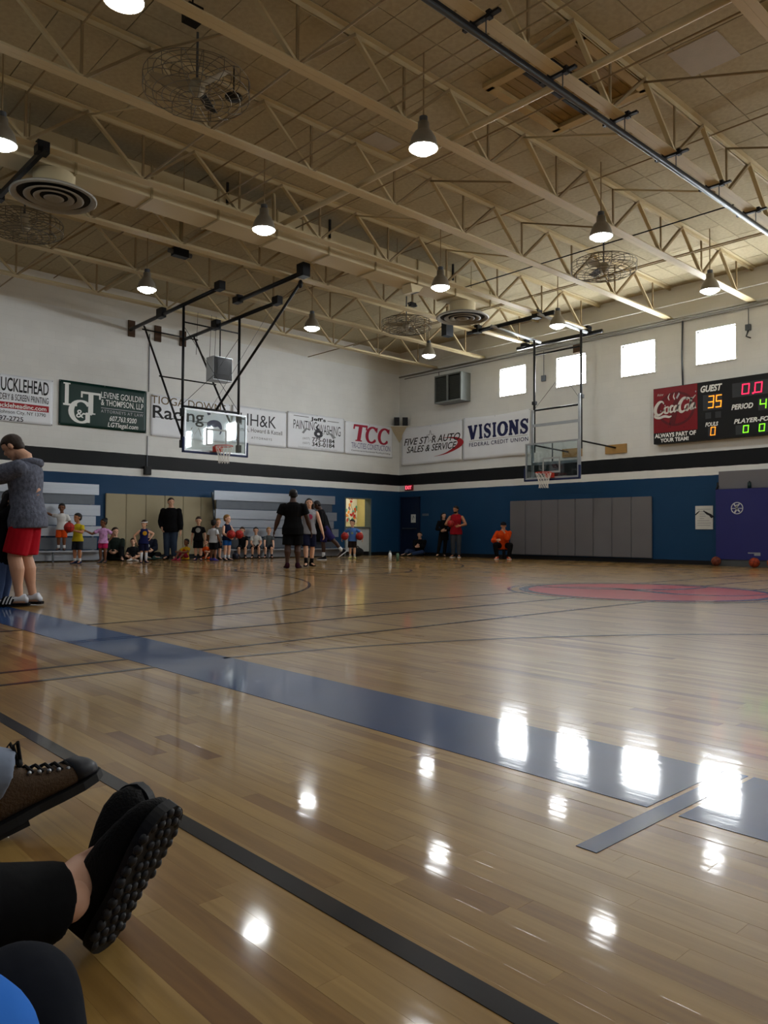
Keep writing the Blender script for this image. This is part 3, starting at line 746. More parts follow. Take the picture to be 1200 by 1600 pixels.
# hoop A: ceiling hung frame in front of the end wall, glass board facing the court
hx, hy, hz = 10.25, 17.5, 2.83
A = thing('basketball_hoop', 'glass basketball hoop on a black ceiling frame in front of the racing banner', 'basketball hoop', (hx, hy, hz))
fA = lambda u, n, v: Vector((hx + u, hy - n, hz + v))
hoop(A, fA)
def pipe(name, pts, r_, par, m=M_BLKPIPE, n=8): return MB().tube(pts, r_, n).build(name, m, par, True)
PL, PR = 9.34, 10.98
for x in (PL, PR):
    pipe('upright', [(x, hy + 0.12, 3.0), (x, hy + 0.12, 6.58)], 0.035, A)
    pipe('overhead_pipe', [(x, 20.72, 6.5), (x, 15.85, 6.56)], 0.05, A)
    MB().box(x - 0.08, x + 0.08, 15.75, 16.0, 6.5, 6.7).build('beam_clamp', M_DARK, A)
    MB().box(x - 0.07, x + 0.07, 18.7, 19.0, 6.45, 6.7).build('beam_clamp', M_DARK, A)
    pipe('rear_brace', [(x + (0.12 if x < 10 else 0), 20.1, 6.5), (x, hy + 0.16, 3.25)], 0.028, A)
    MB().box(x - 0.05, x + 0.05, hy + 0.03, hy + 0.16, 2.9, 3.1).build('board_bracket', M_DARK, A); MB().box(x - 0.05, x + 0.05, hy + 0.03, hy + 0.16, 3.7, 3.9).build('board_bracket', M_DARK, A)
for z in (3.96, 6.1): pipe('cross_tube', [(PL, hy + 0.12, z), (PR, hy + 0.12, z)], 0.03 if z < 5 else 0.02, A)
for z, y in ((6.35, 19.9), (4.9, 18.85)): pipe('cross_tube', [(PL - 0.03, y, z), (PR + 0.03, y, z)], 0.02, A)
pipe('fold_pipe', [(10.95, 20.1 - 5.0, 6.62), (10.27, 13.9, 6.62)], 0.05, A) if False else None
pipe('hoist_pipe', [(10.3, 16.6, 6.62), (10.3, 13.8, 6.66)], 0.055, A)
MB().box(10.2, 10.4, 13.75, 14.0, 6.55, 6.85).build('hoist_pulley', M_DARK, A); MB().box(10.22, 10.38, 16.5, 16.75, 6.56, 6.75).build('beam_clamp', M_DARK, A)
pipe('front_brace', [(10.3, 13.98, 6.45), (10.3, hy + 0.1, 3.98)], 0.032, A)
MB().ball((10.3, 13.98, 6.42), (0.05, 0.07, 0.1), 10, 6).build('swivel', M_DARK, A)
for s_ in (1, -1):
    pipe('guy_cable', [((PL if s_ > 0 else PR), hy + 0.12, 6.0), (hx, hy + 0.12, 4.9), ((PR if s_ > 0 else PL), hy + 0.12, 4.0)], 0.007, A, M_DARK, 5)
pipe('guy_cable', [(10.9, 15.9, 6.5), (hx - 0.1, hy + 0.1, 4.0)], 0.005, A, M_GREYST, 5)
for x in (9.95, 10.35, 10.5): pipe('hanging_cord', [(x, 18.0, 6.55), (x + 0.02, 18.1, 5.45)], 0.006, A, M_DARK, 5)
for x in (9.4, 10.2, 11.0):
    pl = tag(MB().box(x - 0.1, x + 0.1, YA - 0.045, YA - 0.002, 6.32, 6.78).build('wall_plate', M_WOODD), 'dark wood mounting plate high on the end wall', 'plate', 'mounting plates of the basketball frame')
sc = thing('shot_clock', 'square black shot clock with silver sides hung above the glass backboard', 'shot clock', (10.8, 18.4, 4.9))
MB().box(10.5, 11.08, 18.12, 18.5, 4.88, 5.52).build('case', M_ALU, sc)
MB().box(10.52, 11.06, 18.1, 18.118, 4.9, 5.5).build('face', mat('black_glossy_face', '#121418', 0.3), sc); MB().box(10.6, 10.98, 18.092, 18.1, 5.05, 5.42).build('display', mat('dark_display', '#1e2126', 0.4), sc)
MB().tube([(10.8, 18.3, 5.52), (10.8, 18.3, 6.5)], 0.02, 6).build('hanger', M_DARK, sc)

# hoop B: height adjustable frame in front of the side wall
bx, by, bz = 18.5, 12.92, 2.39
B = thing('basketball_hoop', 'lowered glass basketball hoop on a sliding frame before the side wall', 'basketball hoop', (bx, by, bz))
fB = lambda u, n, v: Vector((bx - n, by - u, bz + v))
hoop(B, fB)
for y in (13.62, 12.02):
    pipe('upright', [(bx + 0.14, y, 3.2), (bx + 0.14, y, 6.55)], 0.035, B)
    MB().box(bx + 0.03, bx + 0.09, y - 0.03, y + 0.03, 2.42, 4.75 if y < 13 else 4.45).build('slide_rail', M_ALU, B)
    pipe('overhead_rail', [(16.7, y + 0.05, 6.62), (19.0, y + 0.05, 6.56)], 0.045, B, M_ALU)
    pipe('wall_brace', [(bx + 0.14, y, 3.42), (19.97, y - 0.3, 3.3)], 0.025, B)
    MB().box(bx + 0.1, bx + 0.2, y - 0.06, y + 0.06, 4.62, 4.72).build('lock_collar', M_DARK, B)
for z in (4.45, 6.1): pipe('cross_tube', [(bx + 0.14, 13.62, z), (bx + 0.14, 12.02, z)], 0.028, B)
for z in (3.98, 2.85): MB().box(bx + 0.02, bx + 0.06, 12.02, 13.62, z - 0.04, z + 0.04).build('slide_crossbar', M_ALU, B)
for x, z in ((16.95, 6.66), (19.3, 6.6)): pipe('overhead_beam', [(x, 14.75, z), (x, 11.75, z)], 0.06, B)
for x, y in ((16.95, 14.4), (16.95, 12.3), (19.3, 14.45), (19.3, 12.25)): MB().box(x - 0.1, x + 0.1, y - 0.1, y + 0.1, 6.6, 6.82).build('beam_clamp', M_DARK, B)
pipe('guy_cable', [(bx + 0.14, 13.6, 4.5), (bx + 0.5, 12.9, 5.5), (bx + 0.14, 12.05, 4.6)], 0.006, B, M_DARK, 5)
pipe('actuator', [(bx + 0.05, by, 2.75), (bx + 0.05, by, 3.45)], 0.02, B, M_DARK)
for y in (13.2, 11.72): tag(MB().box(XB - 0.05, XB - 0.002, y - 0.34, y + 0.34, 3.14, 3.40).build('wall_plate', M_PLY), 'light plywood plate on the side wall behind the lowered hoop', 'plate', 'plywood plates on the side wall')
tag(MB().box(XB - 0.05, XB - 0.002, 12.9, 13.15, 6.3, 6.55).build('wall_plate', M_WOODD), 'dark wood plate above the side wall windows', 'plate')

# ---------------------------------------------------------------- banners
INK = {k: mat('print_' + k, c, 0.6, var=0.06) for k, c in dict(black='#16161a', red='#a3242c', white='#eef1ee', navy='#1d2350', grey='#8b8e93', maroon='#a41f3c', dgrey='#3a3b42', gold='#6b5a3a', purple='#5b5a8c', lgrey='#b9bbbf').items()}
M_VINYL = mat('white_vinyl', '#e6eaf0', 0.4, var=0.04, scale=3); M_GREEN = mat('green_vinyl', '#08302a', 0.4, var=0.1, scale=3)
def surfA(ph, amp):
    def s_(u, v, off): return Vector((u, YA - 0.035 - off - amp * (math.sin(2.1 * u + 1.7 * v + ph) * 0.6 + math.sin(5.3 * u - 2.2 * v + ph * 2) * 0.4), v))
    return s_
def surfB(ph, amp):
    def s_(u, v, off): return Vector((XB - 0.06 - off - amp * (math.sin(2.1 * u + 1.9 * v + ph) * 0.6 + math.sin(4.3 * u + 3.8 * v + ph * 2) * 0.4), 20.8 - u, v))
    return s_
def banner(name, label, surf, u0_, u1_, v0_, v1_, m, items, sag=0.0):
    n, k = 30, 14; mb = MB(); V = []
    for j in range(k + 1):
        for i in range(n + 1):
            fu, fv = i / n, j / k
            dz = -sag * fv * math.sin(math.pi * fu)
            V.append(surf(u0_ + fu * (u1_ - u0_), v0_ + fv * (v1_ - v0_) + dz, 0))
    F = [(j * (n + 1) + i, j * (n + 1) + i + 1, (j + 1) * (n + 1) + i + 1, (j + 1) * (n + 1) + i) for j in range(k) for i in range(n)]
    mb.add(V, F); o = mb.build(name, m, None, True)
    sol = o.modifiers.new('thickness', 'SOLIDIFY'); sol.thickness = 0.003; sol.offset = 0
    tag(o, label, 'banner', 'sponsor banners on the gym walls')
    hm = MB()
    for fu, fv in ((0.01, 0.98), (0.5, 0.98), (0.99, 0.98), (0.01, 0.02), (0.99, 0.02)):
        p = surf(u0_ + fu * (u1_ - u0_), v0_ + fv * (v1_ - v0_) - sag * fv * math.sin(math.pi * fu), 0.004)
        hm.ball(p, 0.014, 8, 4)
    hm.build('eyelets', M_ALU, o)
    for it in items:
        geo, (a, b_, c, d), ink = it[:3]
        box = (u0_ + a * (u1_ - u0_), v0_ + b_ * (v1_ - v0_), u0_ + c * (u1_ - u0_), v0_ + d * (v1_ - v0_))
        lay(geo, box, surf, it[3] if len(it) > 3 else 0.006).build('lettering' if len(it) < 5 else it[4], INK[ink], o)
    return o
T = text_geo
RECT = ([(0, 0), (1, 0), (1, 1), (0, 1)], [(0, 1, 2, 3)])
def gridrect(n=10): return ([(i / n, j) for j in (0, 1) for i in range(n + 1)], [(i, i + 1, n + 2 + i, n + 1 + i) for i in range(n)])
banner('sponsor_banner', 'white banner of an embroidery and screen printing shop', surfA(0.3, 0.008), 4.62, 7.27, 3.56, 4.76, M_VINYL, [
    (T('KNUCKLEHEAD', 0.015), (0.40, 0.645, 0.955, 0.94), 'black'), (T('EMBROIDERY & SCREEN PRINTING', 0.01), (0.37, 0.46, 0.955, 0.60), 'dgrey'),
    (gridrect(), (0.25, 0.28, 0.96, 0.415), 'red', 0.005, 'print_bar'), (T('www.knuckleheadinc.com', 0.015), (0.275, 0.30, 0.935, 0.395), 'white', 0.01),
    (T('Johnson City, NY 13790', 0.008), (0.5, 0.15, 0.93, 0.25), 'dgrey'), (T('797-2725', 0.015), (0.47, 0.02, 0.72, 0.12), 'dgrey')])
LGT = []
def lgt(ch, x0, y0, x1, y1): LGT.append((strokes_geo(serif_glyph(ch, 0.24, 0.085)), (x0, y0, x1, y1), 'white'))
lgt('L', 0.03, 0.45, 0.2, 0.95); lgt('T', 0.23, 0.30, 0.46, 0.80); lgt('G', 0.1, 0.08, 0.36, 0.6)
banner('sponsor_banner', 'dark green banner of a law firm with big white initials', surfA(1.1, 0.006), 7.42, 9.88, 3.61, 4.82, M_GREEN, LGT + [
    (T('&', 0.01), (0.185, 0.2, 0.27, 0.38), 'white', 0.01), (T('LEVENE GOULDIN', 0.004), (0.46, 0.71, 0.96, 0.85), 'white'), (T('& THOMPSON, LLP', 0.006), (0.46, 0.52, 0.96, 0.68), 'white'),
    (gridrect(), (0.46, 0.475, 0.96, 0.487), 'lgrey', 0.006, 'print_rule'), (T('ATTORNEYS AT LAW', 0.0, 0, 1.2), (0.46, 0.375, 0.96, 0.445), 'lgrey'),
    (T('607.763.9200', 0.012, 0.2), (0.56, 0.2, 0.88, 0.32), 'white'), (T('LGTlegal.com', 0.012, 0.2), (0.54, 0.03, 0.9, 0.17), 'white')])
horse = spline([(.2, .0, .07), (.25, .35, .1), (.32, .55, .3), (.5, .62, .42), (.68, .6, .4), (.8, .5, .2), (.86, .25, .09), (.8, .0, .06)], 5)
horse2 = spline([(.3, .6, .2), (.22, .8, .2), (.14, .9, .18), (.05, .82, .1)], 5)
def ribbon(P): return stroke([p[:2] for p in P], [p[2] for p in P])
banner('sponsor_banner', 'white racing banner with a horse behind the glass backboard', surfA(2.2, 0.006), 10.02, 12.64, 3.56, 4.77, M_VINYL, [
    (T('TIOGA DOWNS', 0.004), (0.0, 0.78, 0.94, 0.97), 'gold'), (T('Racing', 0.012), (0.02, 0.33, 0.65, 0.74), 'black'), (gridrect(), (0.03, 0.455, 0.86, 0.47), 'dgrey', 0.006, 'print_rule'),
    (ribbon(horse), (0.64, 0.2, 0.92, 0.62), 'navy', 0.006, 'horse_print'), (ribbon(horse2), (0.66, 0.4, 0.86, 0.84), 'navy', 0.007, 'horse_print'),
    (ribbon([(0, 0, .04), (.35, 1, .1), (.5, .1, .04), (.8, 1, .1), (1, 0, .04)]), (0.44, 0.1, 0.62, 0.3), 'gold', 0.006, 'emblem_print')])
banner('sponsor_banner', 'white attorneys banner with thin dark letters beside the backboard', surfA(3.0, 0.008), 12.72, 14.78, 3.58, 4.78, M_VINYL, [
    (T('HH&K', 0.0), (0.14, 0.5, 0.8, 0.82), 'dgrey'), (T('Hinman, Howard & Kattell', 0.0), (0.03, 0.32, 0.92, 0.45), 'dgrey'), (T('ATTORNEYS', 0, 0, 1.3), (0.34, 0.16, 0.72, 0.22), 'dgrey')])
drop = ell(.5, .38, .3, .3, 0, 360, .3, .3, 20)
banner('sponsor_banner', 'white painting and washing banner with two phone numbers', surfA(4.1, 0.014), 14.82, 17.26, 3.6, 4.82, M_VINYL, [
    (T("Jeff's", 0.03), (0.39, 0.8, 0.66, 0.93), 'black'), (gridrect(), (0.1, 0.9, 0.36, 0.915), 'dgrey', 0.006, 'print_rule'), (gridrect(), (0.69, 0.86, 0.9, 0.875), 'dgrey', 0.006, 'print_rule'),
    (T('PAINTING', 0.0), (0.1, 0.55, 0.5, 0.8), 'dgrey'), (T('WASHING', 0.0), (0.53, 0.47, 0.93, 0.75), 'dgrey'), (stroke(*drop), (0.44, 0.38, 0.62, 0.62), 'dgrey', 0.006, 'drop_print'),
    (ribbon([(.5, 1, .05), (.3, .6, .2), (.5, .3, .3)]), (0.44, 0.5, 0.62, 0.75), 'dgrey', 0.007, 'drop_print'), (ribbon([(0, 1, .1), (.6, .5, .3), (1, 0, .5)]), (0.68, 0.4, 0.82, 0.58), 'grey', 0.006, 'tool_print'), (ribbon([(0, 0, .3), (.5, .8, .3), (1, .6, .2)]), (0.26, 0.45, 0.38, 0.62), 'grey', 0.006, 'tool_print'),
    (T('(607)', 0.0), (0.26, 0.265, 0.38, 0.345), 'grey'), (T('775-0184', 0.02), (0.42, 0.245, 0.82, 0.365), 'black'), (T('(607)', 0.0), (0.26, 0.135, 0.38, 0.215), 'grey'), (T('343-0184', 0.02), (0.42, 0.115, 0.82, 0.235), 'black'),
    (T('TILEMAN07 - JMRTY@GMAIL.COM', 0.0), (0.18, 0.03, 0.86, 0.085), 'lgrey')])
TCC = [(strokes_geo(serif_glyph(c, 0.26, 0.11), shear=0.16), b_, 'maroon') for c, b_ in (('T', (0.13, 0.42, 0.42, 0.93)), ('C', (0.40, 0.40, 0.65, 0.92)), ('C', (0.66, 0.40, 0.91, 0.92)))]
banner('sponsor_banner', 'white construction banner with three red slanted initials by the corner shelf', surfA(5.0, 0.008), 17.3, 19.6, 3.6, 4.76, M_VINYL, TCC + [
    (T('TRI-CITIES CONSTUCTION', 0.0), (0.13, 0.2, 0.95, 0.37), 'purple'), (T('Commercial & Residential Roofing & Siding', 0.004), (0.13, 0.09, 0.95, 0.15), 'dgrey')])
sw = spline([(0.0, .0, .01), (.45, .12, .07), (.8, .35, .16), (.95, .6, .2), (.85, .82, .14), (.6, .93, .06), (.35, .95, .02)], 6)
star = [(0.5 + (0.5 if k % 2 == 0 else 0.22) * math.sin(math.pi * k / 5), 0.5 + (0.5 if k % 2 == 0 else 0.22) * math.cos(math.pi * k / 5)) for k in range(11)]
banner('sponsor_banner', 'white auto sales and service banner with a red swoosh', surfB(0.4, 0.026), 0.2, 3.2, 3.33, 4.76, M_VINYL, [
    (T('FIVE ST  R AUTO', 0.012, 0.3), (0.04, 0.51, 0.97, 0.69), 'black'), (stroke(star, 0.045), (0.42, 0.5, 0.56, 0.83), 'dgrey', 0.007, 'star_print'), (T('SALES & SERVICE', 0.012, 0.3), (0.09, 0.31, 0.92, 0.48), 'black'),
    (ribbon(sw), (0.55, 0.16, 1.0, 0.62), 'red', 0.0055, 'swoosh_print')], 0.05)
VIS = []; u_ = 0.07
for c, t_, wd_ in (('V', .34, .155), ('I', .34, .075), ('S', .32, .12), ('I', .34, .075), ('O', .34, .145), ('N', .32, .15), ('S', .32, .12)):
    VIS.append((strokes_geo(serif_glyph(c, t_, 0.15)), (u_, 0.47, u_ + wd_, 0.79), 'navy')); u_ += wd_ + 0.012
banner('sponsor_banner', 'white credit union banner with bold navy letters behind the hoop frame', surfB(1.7, 0.026), 3.24, 6.06, 3.33, 4.8, M_VINYL, VIS + [
    (gridrect(), (0.1, 0.425, 0.97, 0.432), 'gold', 0.006, 'print_rule'), (T('FEDERAL CREDIT UNION', 0.012, 0, 1.15), (0.1, 0.30, 0.98, 0.39), 'navy')], 0.06)

# ---------------------------------------------------------------- scoreboard (side wall)
M_SB = mat('scoreboard_black', '#08080a', 0.5); M_COKE = mat('red_soda_panel', '#7d0c18', 0.45, var=0.2, scale=3); M_DIM = mat('unlit_display', '#33373b', 0.5)
sb = thing('scoreboard', 'black electronic scoreboard with a red cola panel on the side wall', 'scoreboard', (19.85, 8.4, 3.28))
SBX = 19.78
pB = lambda x: (lambda u, v, w_: Vector((x - w_, 20.8 - u, v)))
def sbox(name, m, y0, y1, z0, z1, d0=0.0, d1=0.01, par=sb): return MB().box(SBX - d1, SBX - d0, y0, y1, z0, z1).build(name, m, par)
MB().box(SBX, XB - 0.02, 6.1, 10.45, 3.28, 4.81).build('case', M_SB, sb)
coke = sbox('advert_panel', M_COKE, 9.21, 10.44, 3.58, 4.80)
INK['coke_white'] = mat('print_cola_white', '#d8d4cf', 0.5); INK['coke_dark'] = mat('print_cola_dark', '#5c0f18', 0.5); INK['amber'] = emit('lit_amber', (1.0, 0.33, 0.02), 0.85); INK['led_red'] = emit('lit_red', (1.0, 0.02, 0.09), 1.0); INK['led_green'] = emit('lit_green', (0.25, 1.0, 0.02), 0.8)
sS = lambda u, v, off: Vector((SBX - 0.01 - off, 20.8 - u, v))
def sprint(name, geo, y0, z0, y1, z1, ink, off=0.004, par=None):
    return lay(geo, (20.8 - y0, z0, 20.8 - y1, z1), sS, off, 9).build(name, INK[ink], par or sb)
dk = ell(.5, .5, .46, .46, 0, 360, .07, .07, 40)
sprint('disc_print', stroke(*dk), 10.33, 3.72, 9.27, 4.66, 'coke_dark', 0.002, coke)
bot = spline([(.62, 1.0, .1), (.58, .82, .12), (.5, .62, .2), (.42, .3, .22), (.36, .0, .2)], 5)
sprint('bottle_print', ribbon(bot), 10.2, 3.78, 9.4, 4.66, 'coke_dark', 0.003, coke)
for k in range(5):
    P = [(0.1 + .2 * k, .1, .05), (0.02 + .2 * k, .5, .08), (0.18 + .17 * k, .95, .03)]
    sprint('ice_print', ribbon(spline(P, 4)), 10.1, 4.42, 9.72, 4.64, 'coke_white' if k % 2 else 'coke_dark', 0.004, coke)
sprint('cap_print', ribbon([(0, 0, .5), (1, 1, .5)]), 9.78, 4.47, 9.7, 4.6, 'lgrey', 0.0045, coke)
script = [
 [(.235, .80, .02), (.2, .93, .03), (.12, .9, .055), (.04, .65, .07), (.03, .38, .065), (.09, .22, .05), (.19, .3, .03), (.25, .5, .02)],
 [(.03, .3, .03), (.02, .14, .045), (.12, .06, .05), (.25, .12, .05), (.36, .06, .04), (.42, .1, .02)],
 [(.32, .62, .02), (.26, .55, .045), (.26, .34, .05), (.32, .28, .03), (.355, .42, .045), (.345, .6, .03), (.32, .62, .02)],
 [(.47, .62, .03), (.42, .63, .045), (.385, .48, .05), (.4, .31, .04), (.47, .36, .02)],
 [(.56, .62, .03), (.51, .6, .04), (.48, .42, .045), (.5, .31, .03), (.55, .44, .02), (.57, .64, .03), (.56, .4, .04), (.6, .32, .02)],
 [(.575, .63, .02), (.615, .66, .03)],
 [(.8, .86, .02), (.76, 1.0, .03), (.69, .95, .055), (.615, .68, .07), (.61, .4, .065), (.66, .26, .05), (.74, .34, .03), (.77, .5, .02)],
 [(.72, .92, .02), (.8, .98, .03), (.9, .9, .03), (.99, 1.08, .015)],
 [(.8, .64, .02), (.755, .56, .04), (.755, .38, .045), (.8, .31, .03), (.83, .45, .04), (.82, .62, .03), (.8, .64, .02)],
 [(.83, .45, .02), (.88, .75, .03), (.9, .92, .03), (.875, .9, .03), (.865, .5, .04), (.88, .34, .03), (.91, .4, .02)],
 [(.97, .66, .02), (.93, .64, .035), (.905, .48, .04), (.92, .36, .03), (.96, .46, .02), (.975, .67, .03), (.965, .45, .035), (1.0, .38, .02)]]
V_ = []; F_ = []
for st in script:
    P = spline(st, 5); v, f = stroke([(p[0], p[1] * 0.42) for p in P], [p[2] * 1.15 for p in P]); k = len(V_); V_ += [(x, y / 0.42) for x, y in v]; F_ += [tuple(i + k for i in q) for q in f]
sprint('script_lettering', (V_, F_), 10.42, 3.96, 9.24, 4.46, 'coke_white', 0.006, coke)
sprint('lettering', T('Enjoy', 0.0, 0.3), 10.33, 4.58, 10.15, 4.65, 'coke_white', 0.004, coke)
rd = random.Random(3)
for k in range(14):
    y_, z_ = rd.uniform(9.25, 10.4), rd.uniform(3.62, 4.75)
    sprint('drop_print', stroke(*ell(.5, .5, .25, .25, 0, 360, .5, .5, 8)), y_, z_, y_ - 0.03, z_ + 0.045, 'lgrey' if k % 2 else 'coke_dark', 0.003, coke)
sprint('lettering', T('ALWAYS PART OF', 0.035), 10.41, 3.44, 9.25, 3.56, 'white'); sprint('lettering', T('YOUR TEAM!', 0.035), 10.25, 3.31, 9.45, 3.42, 'white')
SEG = {'0': 'abcdef', '1': 'bc', '3': 'abgcd', '4': 'fgbc', '5': 'afgcd'}
def digit(ch, y, z, w_, h, ink, par):
    t_ = 0.17 * w_ if h < 2 * w_ else 0.2 * w_
    segs = dict(a=((0, 1), (1, 1)), b=((1, 1), (1, .5)), c=((1, .5), (1, 0)), d=((0, 0), (1, 0)), e=((0, 0), (0, .5)), f=((0, .5), (0, 1)), g=((0, .5), (1, .5)))
    mb = MB()
    for k in SEG[ch]:
        (a0, b0), (a1, b1) = segs[k]; p = Vector((a0 * w_, b0 * h)); q = Vector((a1 * w_, b1 * h)); d = (q - p).normalized() * (t_ * 0.3); p -= d; q += d
        sft = 0.08
        V, F = stroke([(p.x + p.y * sft, p.y), (q.x + q.y * sft, q.y)], t_)
        mb.add([sS(20.8 - y + a, z + b_, 0.006) for a, b_ in V], F)
    mb.build('lit_digit', INK[ink], par)
sprint('lettering', T('GUEST', 0.04, 0.25), 9.12, 4.53, 8.55, 4.71, 'white')
dp = sbox('display', M_DIM, 8.56, 9.06, 4.05, 4.46, 0.0, 0.004); digit('3', 8.92, 4.11, 0.13, 0.30, 'amber', dp); digit('5', 8.72, 4.11, 0.13, 0.30, 'amber', dp)
for y in (8.66, 8.92): sbox('display', M_DIM, y - 0.07, y + 0.08, 3.83, 3.99, 0.0, 0.004)
sprint('lettering', T('FOULS', 0.035, 0.25), 9.0, 3.62, 8.66, 3.73, 'white')
dp = sbox('display', M_DIM, 8.72, 8.93, 3.37, 3.6, 0, 0.004); digit('0', 8.86, 3.39, 0.11, 0.2, 'amber', dp)
dp = sbox('display', M_DIM, 6.95, 8.3, 4.30, 4.66, 0, 0.004)
for y in (8.05, 7.74): digit('0', y, 4.36, 0.16, 0.24, 'led_red', dp)
MB().box(SBX - 0.016, SBX - 0.011, 7.76, 7.80, 4.33, 4.37).build('lit_point', INK['led_red'], dp)
sprint('lettering', T('PERIOD', 0.035, 0.25), 8.32, 3.98, 7.78, 4.12, 'white')
dp = sbox('display', M_DIM, 7.38, 7.66, 3.9, 4.2, 0, 0.004); digit('4', 7.62, 3.94, 0.14, 0.22, 'led_green', dp)
sprint('lettering', T('PLAYER-FOUL', 0.035, 0.25), 8.26, 3.62, 7.2, 3.74, 'white')
dp = sbox('display', M_DIM, 7.9, 8.22, 3.34, 3.58, 0, 0.004); digit('0', 8.03, 3.38, 0.12, 0.17, 'led_green', dp)
dp = sbox('display', M_DIM, 7.3, 7.66, 3.34, 3.58, 0, 0.004); digit('0', 7.64, 3.38, 0.12, 0.17, 'led_green', dp)
rod('scoreboard_conduit', 'grey flexible conduit dropping to the top of the scoreboard', 'conduit', [(XB - 0.03, 9.7, 6.6), (XB - 0.04, 9.72, 5.6), (XB - 0.03, 9.7, 4.8)], 0.022, M_GREYST)
t = thing('electrical_box', 'small grey box on a conduit by the last window above the scoreboard', 'box', (XB - 0.05, 7.95, 6.0))
MB().box(XB - 0.1, XB - 0.01, 7.9, 8.02, 6.0, 6.15).build('body', M_GREYST, t); MB().tube([(XB - 0.03, 7.96, 6.15), (XB - 0.03, 7.96, 6.6)], 0.01, 6).build('conduit', M_GREYST, t)
MB().tube([(XB - 0.05, 7.96, 6.0), (XB - 0.08, 8.0, 5.85), (XB - 0.04, 7.9, 5.8)], 0.018, 6).build('outlet', M_DARK, t)
t = thing('electrical_box', 'small grey box beside the window behind the hoop frame', 'box', (XB - 0.05, 14.2, 5.6))
MB().box(XB - 0.08, XB - 0.01, 14.16, 14.3, 5.6, 5.78).build('body', M_GREYST, t); MB().tube([(XB - 0.03, 14.23, 5.78), (XB - 0.03, 14.23, 6.55)], 0.008, 6).build('conduit', M_GREYST, t)

# ---------------------------------------------------------------- exhaust fan box, exit sign, doors, speakers, small wall fittings
M_GALV = mat('galvanised_sheet', '#7f8482', 0.45, 0.5, var=0.1); M_LOUV = mat('dull_louvre', '#4c504c', 0.5, 0.3)
t = thing('exhaust_fan', 'galvanised louvred exhaust fan box high on the side wall', 'exhaust fan', (19.7, 17.9, 5.35))
MB().box(19.5, XB - 0.002, 17.28, 18.52, 5.35, 5.40).build('casing', M_GALV, t); MB().box(19.5, XB - 0.002, 17.28, 18.52, 6.27, 6.32).build('casing', M_GALV, t)
for y in (17.28, 18.48): MB().box(19.5, XB - 0.002, y, y + 0.04, 5.40, 6.27).build('casing', M_GALV, t)
MB().box(19.49, 19.53, 17.86, 17.94, 5.4, 6.27).build('mullion', M_GALV, t)
MB().box(19.75, 19.77, 17.32, 18.48, 5.4, 6.27).build('back_plate', mat('dark_sheet', '#20231f', 0.7), t)
for y0, y1 in ((17.32, 17.86), (17.94, 18.48)):
    for k in range(14):
        z = 5.43 + 0.06 * k; MB().bar((19.56, y0, z), (19.56, y1, z), 0.008, 0.055, (1, 0, 0.7)).build('louvre', M_LOUV, t)
t2 = rod('pull_cord', 'thin dark cord and box beside the exhaust fan', 'cord', [(XB - 0.03, 18.75, 6.6), (XB - 0.03, 18.72, 5.9), (XB - 0.03, 18.7, 5.4)], 0.008, M_DARK); MB().box(XB - 0.07, XB - 0.01, 18.66, 18.76, 5.45, 5.6).build('switch_box', M_GREYST, t2); MB().box(XB - 0.07, XB - 0.01, 18.7, 18.77, 5.85, 5.98).build('relay', M_DARK, t2)
t = thing('exit_sign', 'small red lit exit sign above the blue corner door', 'sign', (XB - 0.05, 20.2, 2.38))
MB().box(XB - 0.07, XB - 0.003, 20.03, 20.42, 2.39, 2.60).build('case', mat('red_sign_case', '#8a1a26', 0.5), t)
lay(T('EXIT', 0.02), (20.8 - 20.39, 2.43, 20.8 - 20.06, 2.56), lambda u, v, off: Vector((XB - 0.07 - off, 20.8 - u, v)), 0.004, 9).build('lettering', emit('lit_exit', (1.0, 0.12, 0.18), 0.9), t)
M_DOORB = mat('dark_blue_door', '#0b1a35', 0.5)
d = struct(MB().box(XB - 0.03, XB - 0.001, 19.72, 20.62, 0.02, 2.1).build('door_1', M_DOORB))
for y in (19.67, 20.62): MB().box(XB - 0.05, XB - 0.001, y, y + 0.05, 0, 2.15).build('door_frame', mat('dark_blue_frame', '#0a1730', 0.5), d)
MB().box(XB - 0.05, XB - 0.001, 19.67, 20.67, 2.1, 2.15).build('door_frame', MATS['dark_blue_frame'], d)
MB().tube([(XB - 0.1, 19.85, 0.98), (XB - 0.1, 20.5, 0.98)], 0.018, 8).build('push_bar', M_GREYST, d)
for y in (19.87, 20.48): MB().box(XB - 0.1, XB - 0.03, y - 0.02, y + 0.02, 0.95, 1.01).build('push_bar_bracket', M_GREYST, d)
M_PAPER = mat('white_paper', '#c9cbc6', 0.7)
t = tag(MB().box(XB - 0.036, XB - 0.0305, 19.88, 20.12, 1.2, 1.5).build('paper_notice', M_PAPER), 'white paper notice taped on the dark blue corner door', 'notice')
lay(ribbon([(0, 0, .2), (.4, 1, .3), (1, .4, .2)]), (0.76, 1.3, 0.86, 1.45), lambda u, v, off: Vector((XB - 0.036 - off, 20.8 - u, v)), 0.002, 9).build('print', INK['dgrey'], t)
t = tag(MB().box(XB - 0.014, XB - 0.0008, 19.25, 19.56, 1.44, 1.52).build('door_plaque', mat('grey_plaque', '#56606c', 0.5)), 'small grey plaque on the blue wall beside the corner door', 'plaque')
t = thing('corner_shelf', 'white triangular shelf high in the corner holding two speakers', 'shelf', (19.7, 20.5, 4.75))
MB().prism([(20.0, 20.8), (19.4, 20.8), (20.0, 20.2)], lambda u, v, w_: (u - 0.002, v - 0.002, 4.77 + w_), 0.03).build('shelf_board', M_FRAMEW, t)
